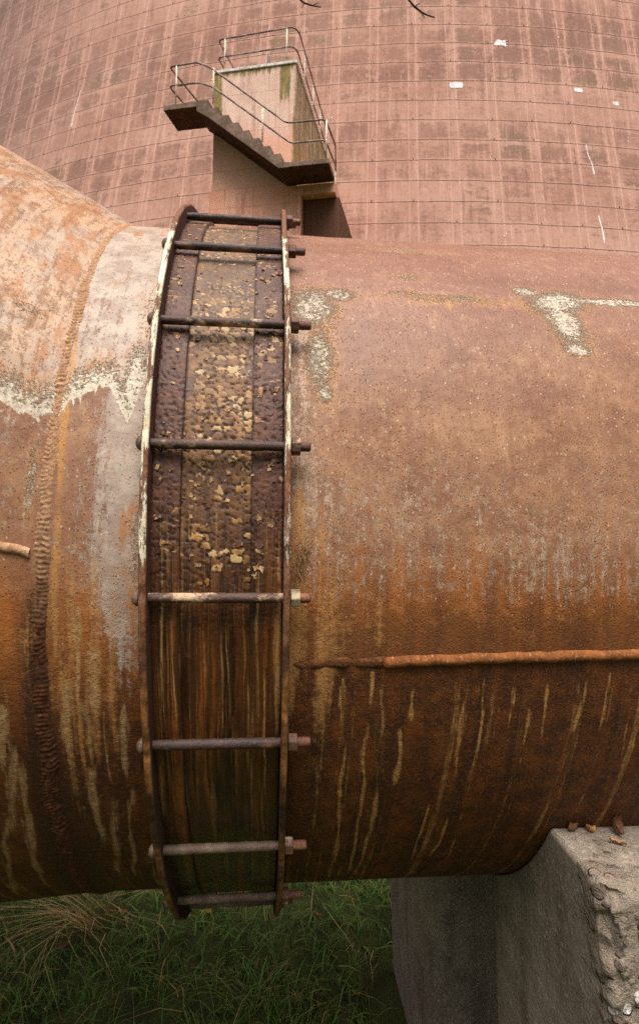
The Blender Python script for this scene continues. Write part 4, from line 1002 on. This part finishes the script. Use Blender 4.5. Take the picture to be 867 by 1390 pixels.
limb([(main2, .045, .014), (e2, .014, .0045), (wob(e2[4], rel(576, 24, 5.0), 2, 0, rt_), .005, .003), (wob(e2[3], rel(570, 4, 4.98), 2, 0, rt_), .005, .003)])
for i in range(9):
    s = tr[3 + i % 6]; a = rt_.uniform(-1.2, 1.9); L = rt_.uniform(1.2, 2.3)
    e = s + Vector((math.cos(a) * L, math.sin(a) * L, rt_.uniform(.8, 1.8))); P = wob(s, e, 5, .12, rt_); sub = [(P, .035, .006)]
    for j in (2, 3, 4):
        q = P[j] + Vector((rt_.uniform(-.5, .5), rt_.uniform(-.5, .5), rt_.uniform(.1, .6))); sub.append((wob(P[j], q, 4, .05, rt_), .01, .003))
    limb(sub)

# ------------------------------------------------------------------ light, sky, camera
SUN_EL, SUN_AZ = math.radians(66), math.radians(184)      # azimuth measured from +Y clockwise: behind the camera
w = bpy.data.worlds.new('World'); SC.world = w; w.use_nodes = True; nt = w.node_tree; nt.nodes.clear()
sky = nt.nodes.new('ShaderNodeTexSky'); sky.sky_type = 'NISHITA'; sky.sun_disc = False; sky.sun_elevation = SUN_EL; sky.sun_rotation = SUN_AZ
sky.air_density = 1.0; sky.dust_density = 4.0; sky.ozone_density = 1.0
hs = nt.nodes.new('ShaderNodeHueSaturation'); hs.inputs['Saturation'].default_value = .30
bg = nt.nodes.new('ShaderNodeBackground'); bg.inputs[1].default_value = .06; ow = nt.nodes.new('ShaderNodeOutputWorld')
tcw = nt.nodes.new('ShaderNodeTexCoord'); sx = nt.nodes.new('ShaderNodeSeparateXYZ'); mr = nt.nodes.new('ShaderNodeMapRange'); mxn = nt.nodes.new('ShaderNodeMix'); mxn.data_type = 'RGBA'; mxn.blend_type = 'MULTIPLY'; mxn.inputs[0].default_value = 1.0
nt.links.new(tcw.outputs['Generated'], sx.inputs[0]); nt.links.new(sx.outputs[2], mr.inputs[0])
for i_, v_ in ((1, 0.0), (2, 1.0), (3, .15), (4, 1.85)): mr.inputs[i_].default_value = v_      # an overcast sky is about three times brighter overhead than at the horizon
cin = [q for q in mxn.inputs if q.type == 'RGBA']; cout = [q for q in mxn.outputs if q.type == 'RGBA'][0]
nt.links.new(sky.outputs[0], hs.inputs['Color']); nt.links.new(hs.outputs[0], cin[0]); nt.links.new(mr.outputs[0], cin[1]); nt.links.new(cout, bg.inputs[0]); nt.links.new(bg.outputs[0], ow.inputs[0])
sl = bpy.data.lights.new('sun', 'SUN'); sl.energy = 1.5; sl.angle = math.radians(40); sl.color = (1, .97, .93)
so = bpy.data.objects.new('sun', sl); COL.objects.link(so)
sd = Vector((math.sin(SUN_AZ) * math.cos(SUN_EL), math.cos(SUN_AZ) * math.cos(SUN_EL), math.sin(SUN_EL)))
so.rotation_euler = sd.to_track_quat('Z', 'Y').to_euler(); so.location = sd * 50

cd = bpy.data.cameras.new('camera'); co = bpy.data.objects.new('camera', cd); COL.objects.link(co); SC.camera = co
M3 = Matrix((rt, up, -fw)).transposed(); co.matrix_world = Matrix.Translation(CAM) @ M3.to_4x4()
cd.sensor_fit = 'HORIZONTAL'; cd.sensor_width = 24.0; cd.lens = 24.0 * 786.5 / 867; cd.shift_y = -45 / 867
cd.clip_start = .05; cd.clip_end = 5000
cd.dof.use_dof = True; cd.dof.focus_distance = .80; cd.dof.aperture_fstop = 18
SC.view_settings.view_transform = 'Standard'; SC.view_settings.look = 'None'; SC.view_settings.exposure = 1.32; SC.view_settings.gamma = 1.0
SC.cycles.use_denoising = False; SC.cycles.max_bounces = 6
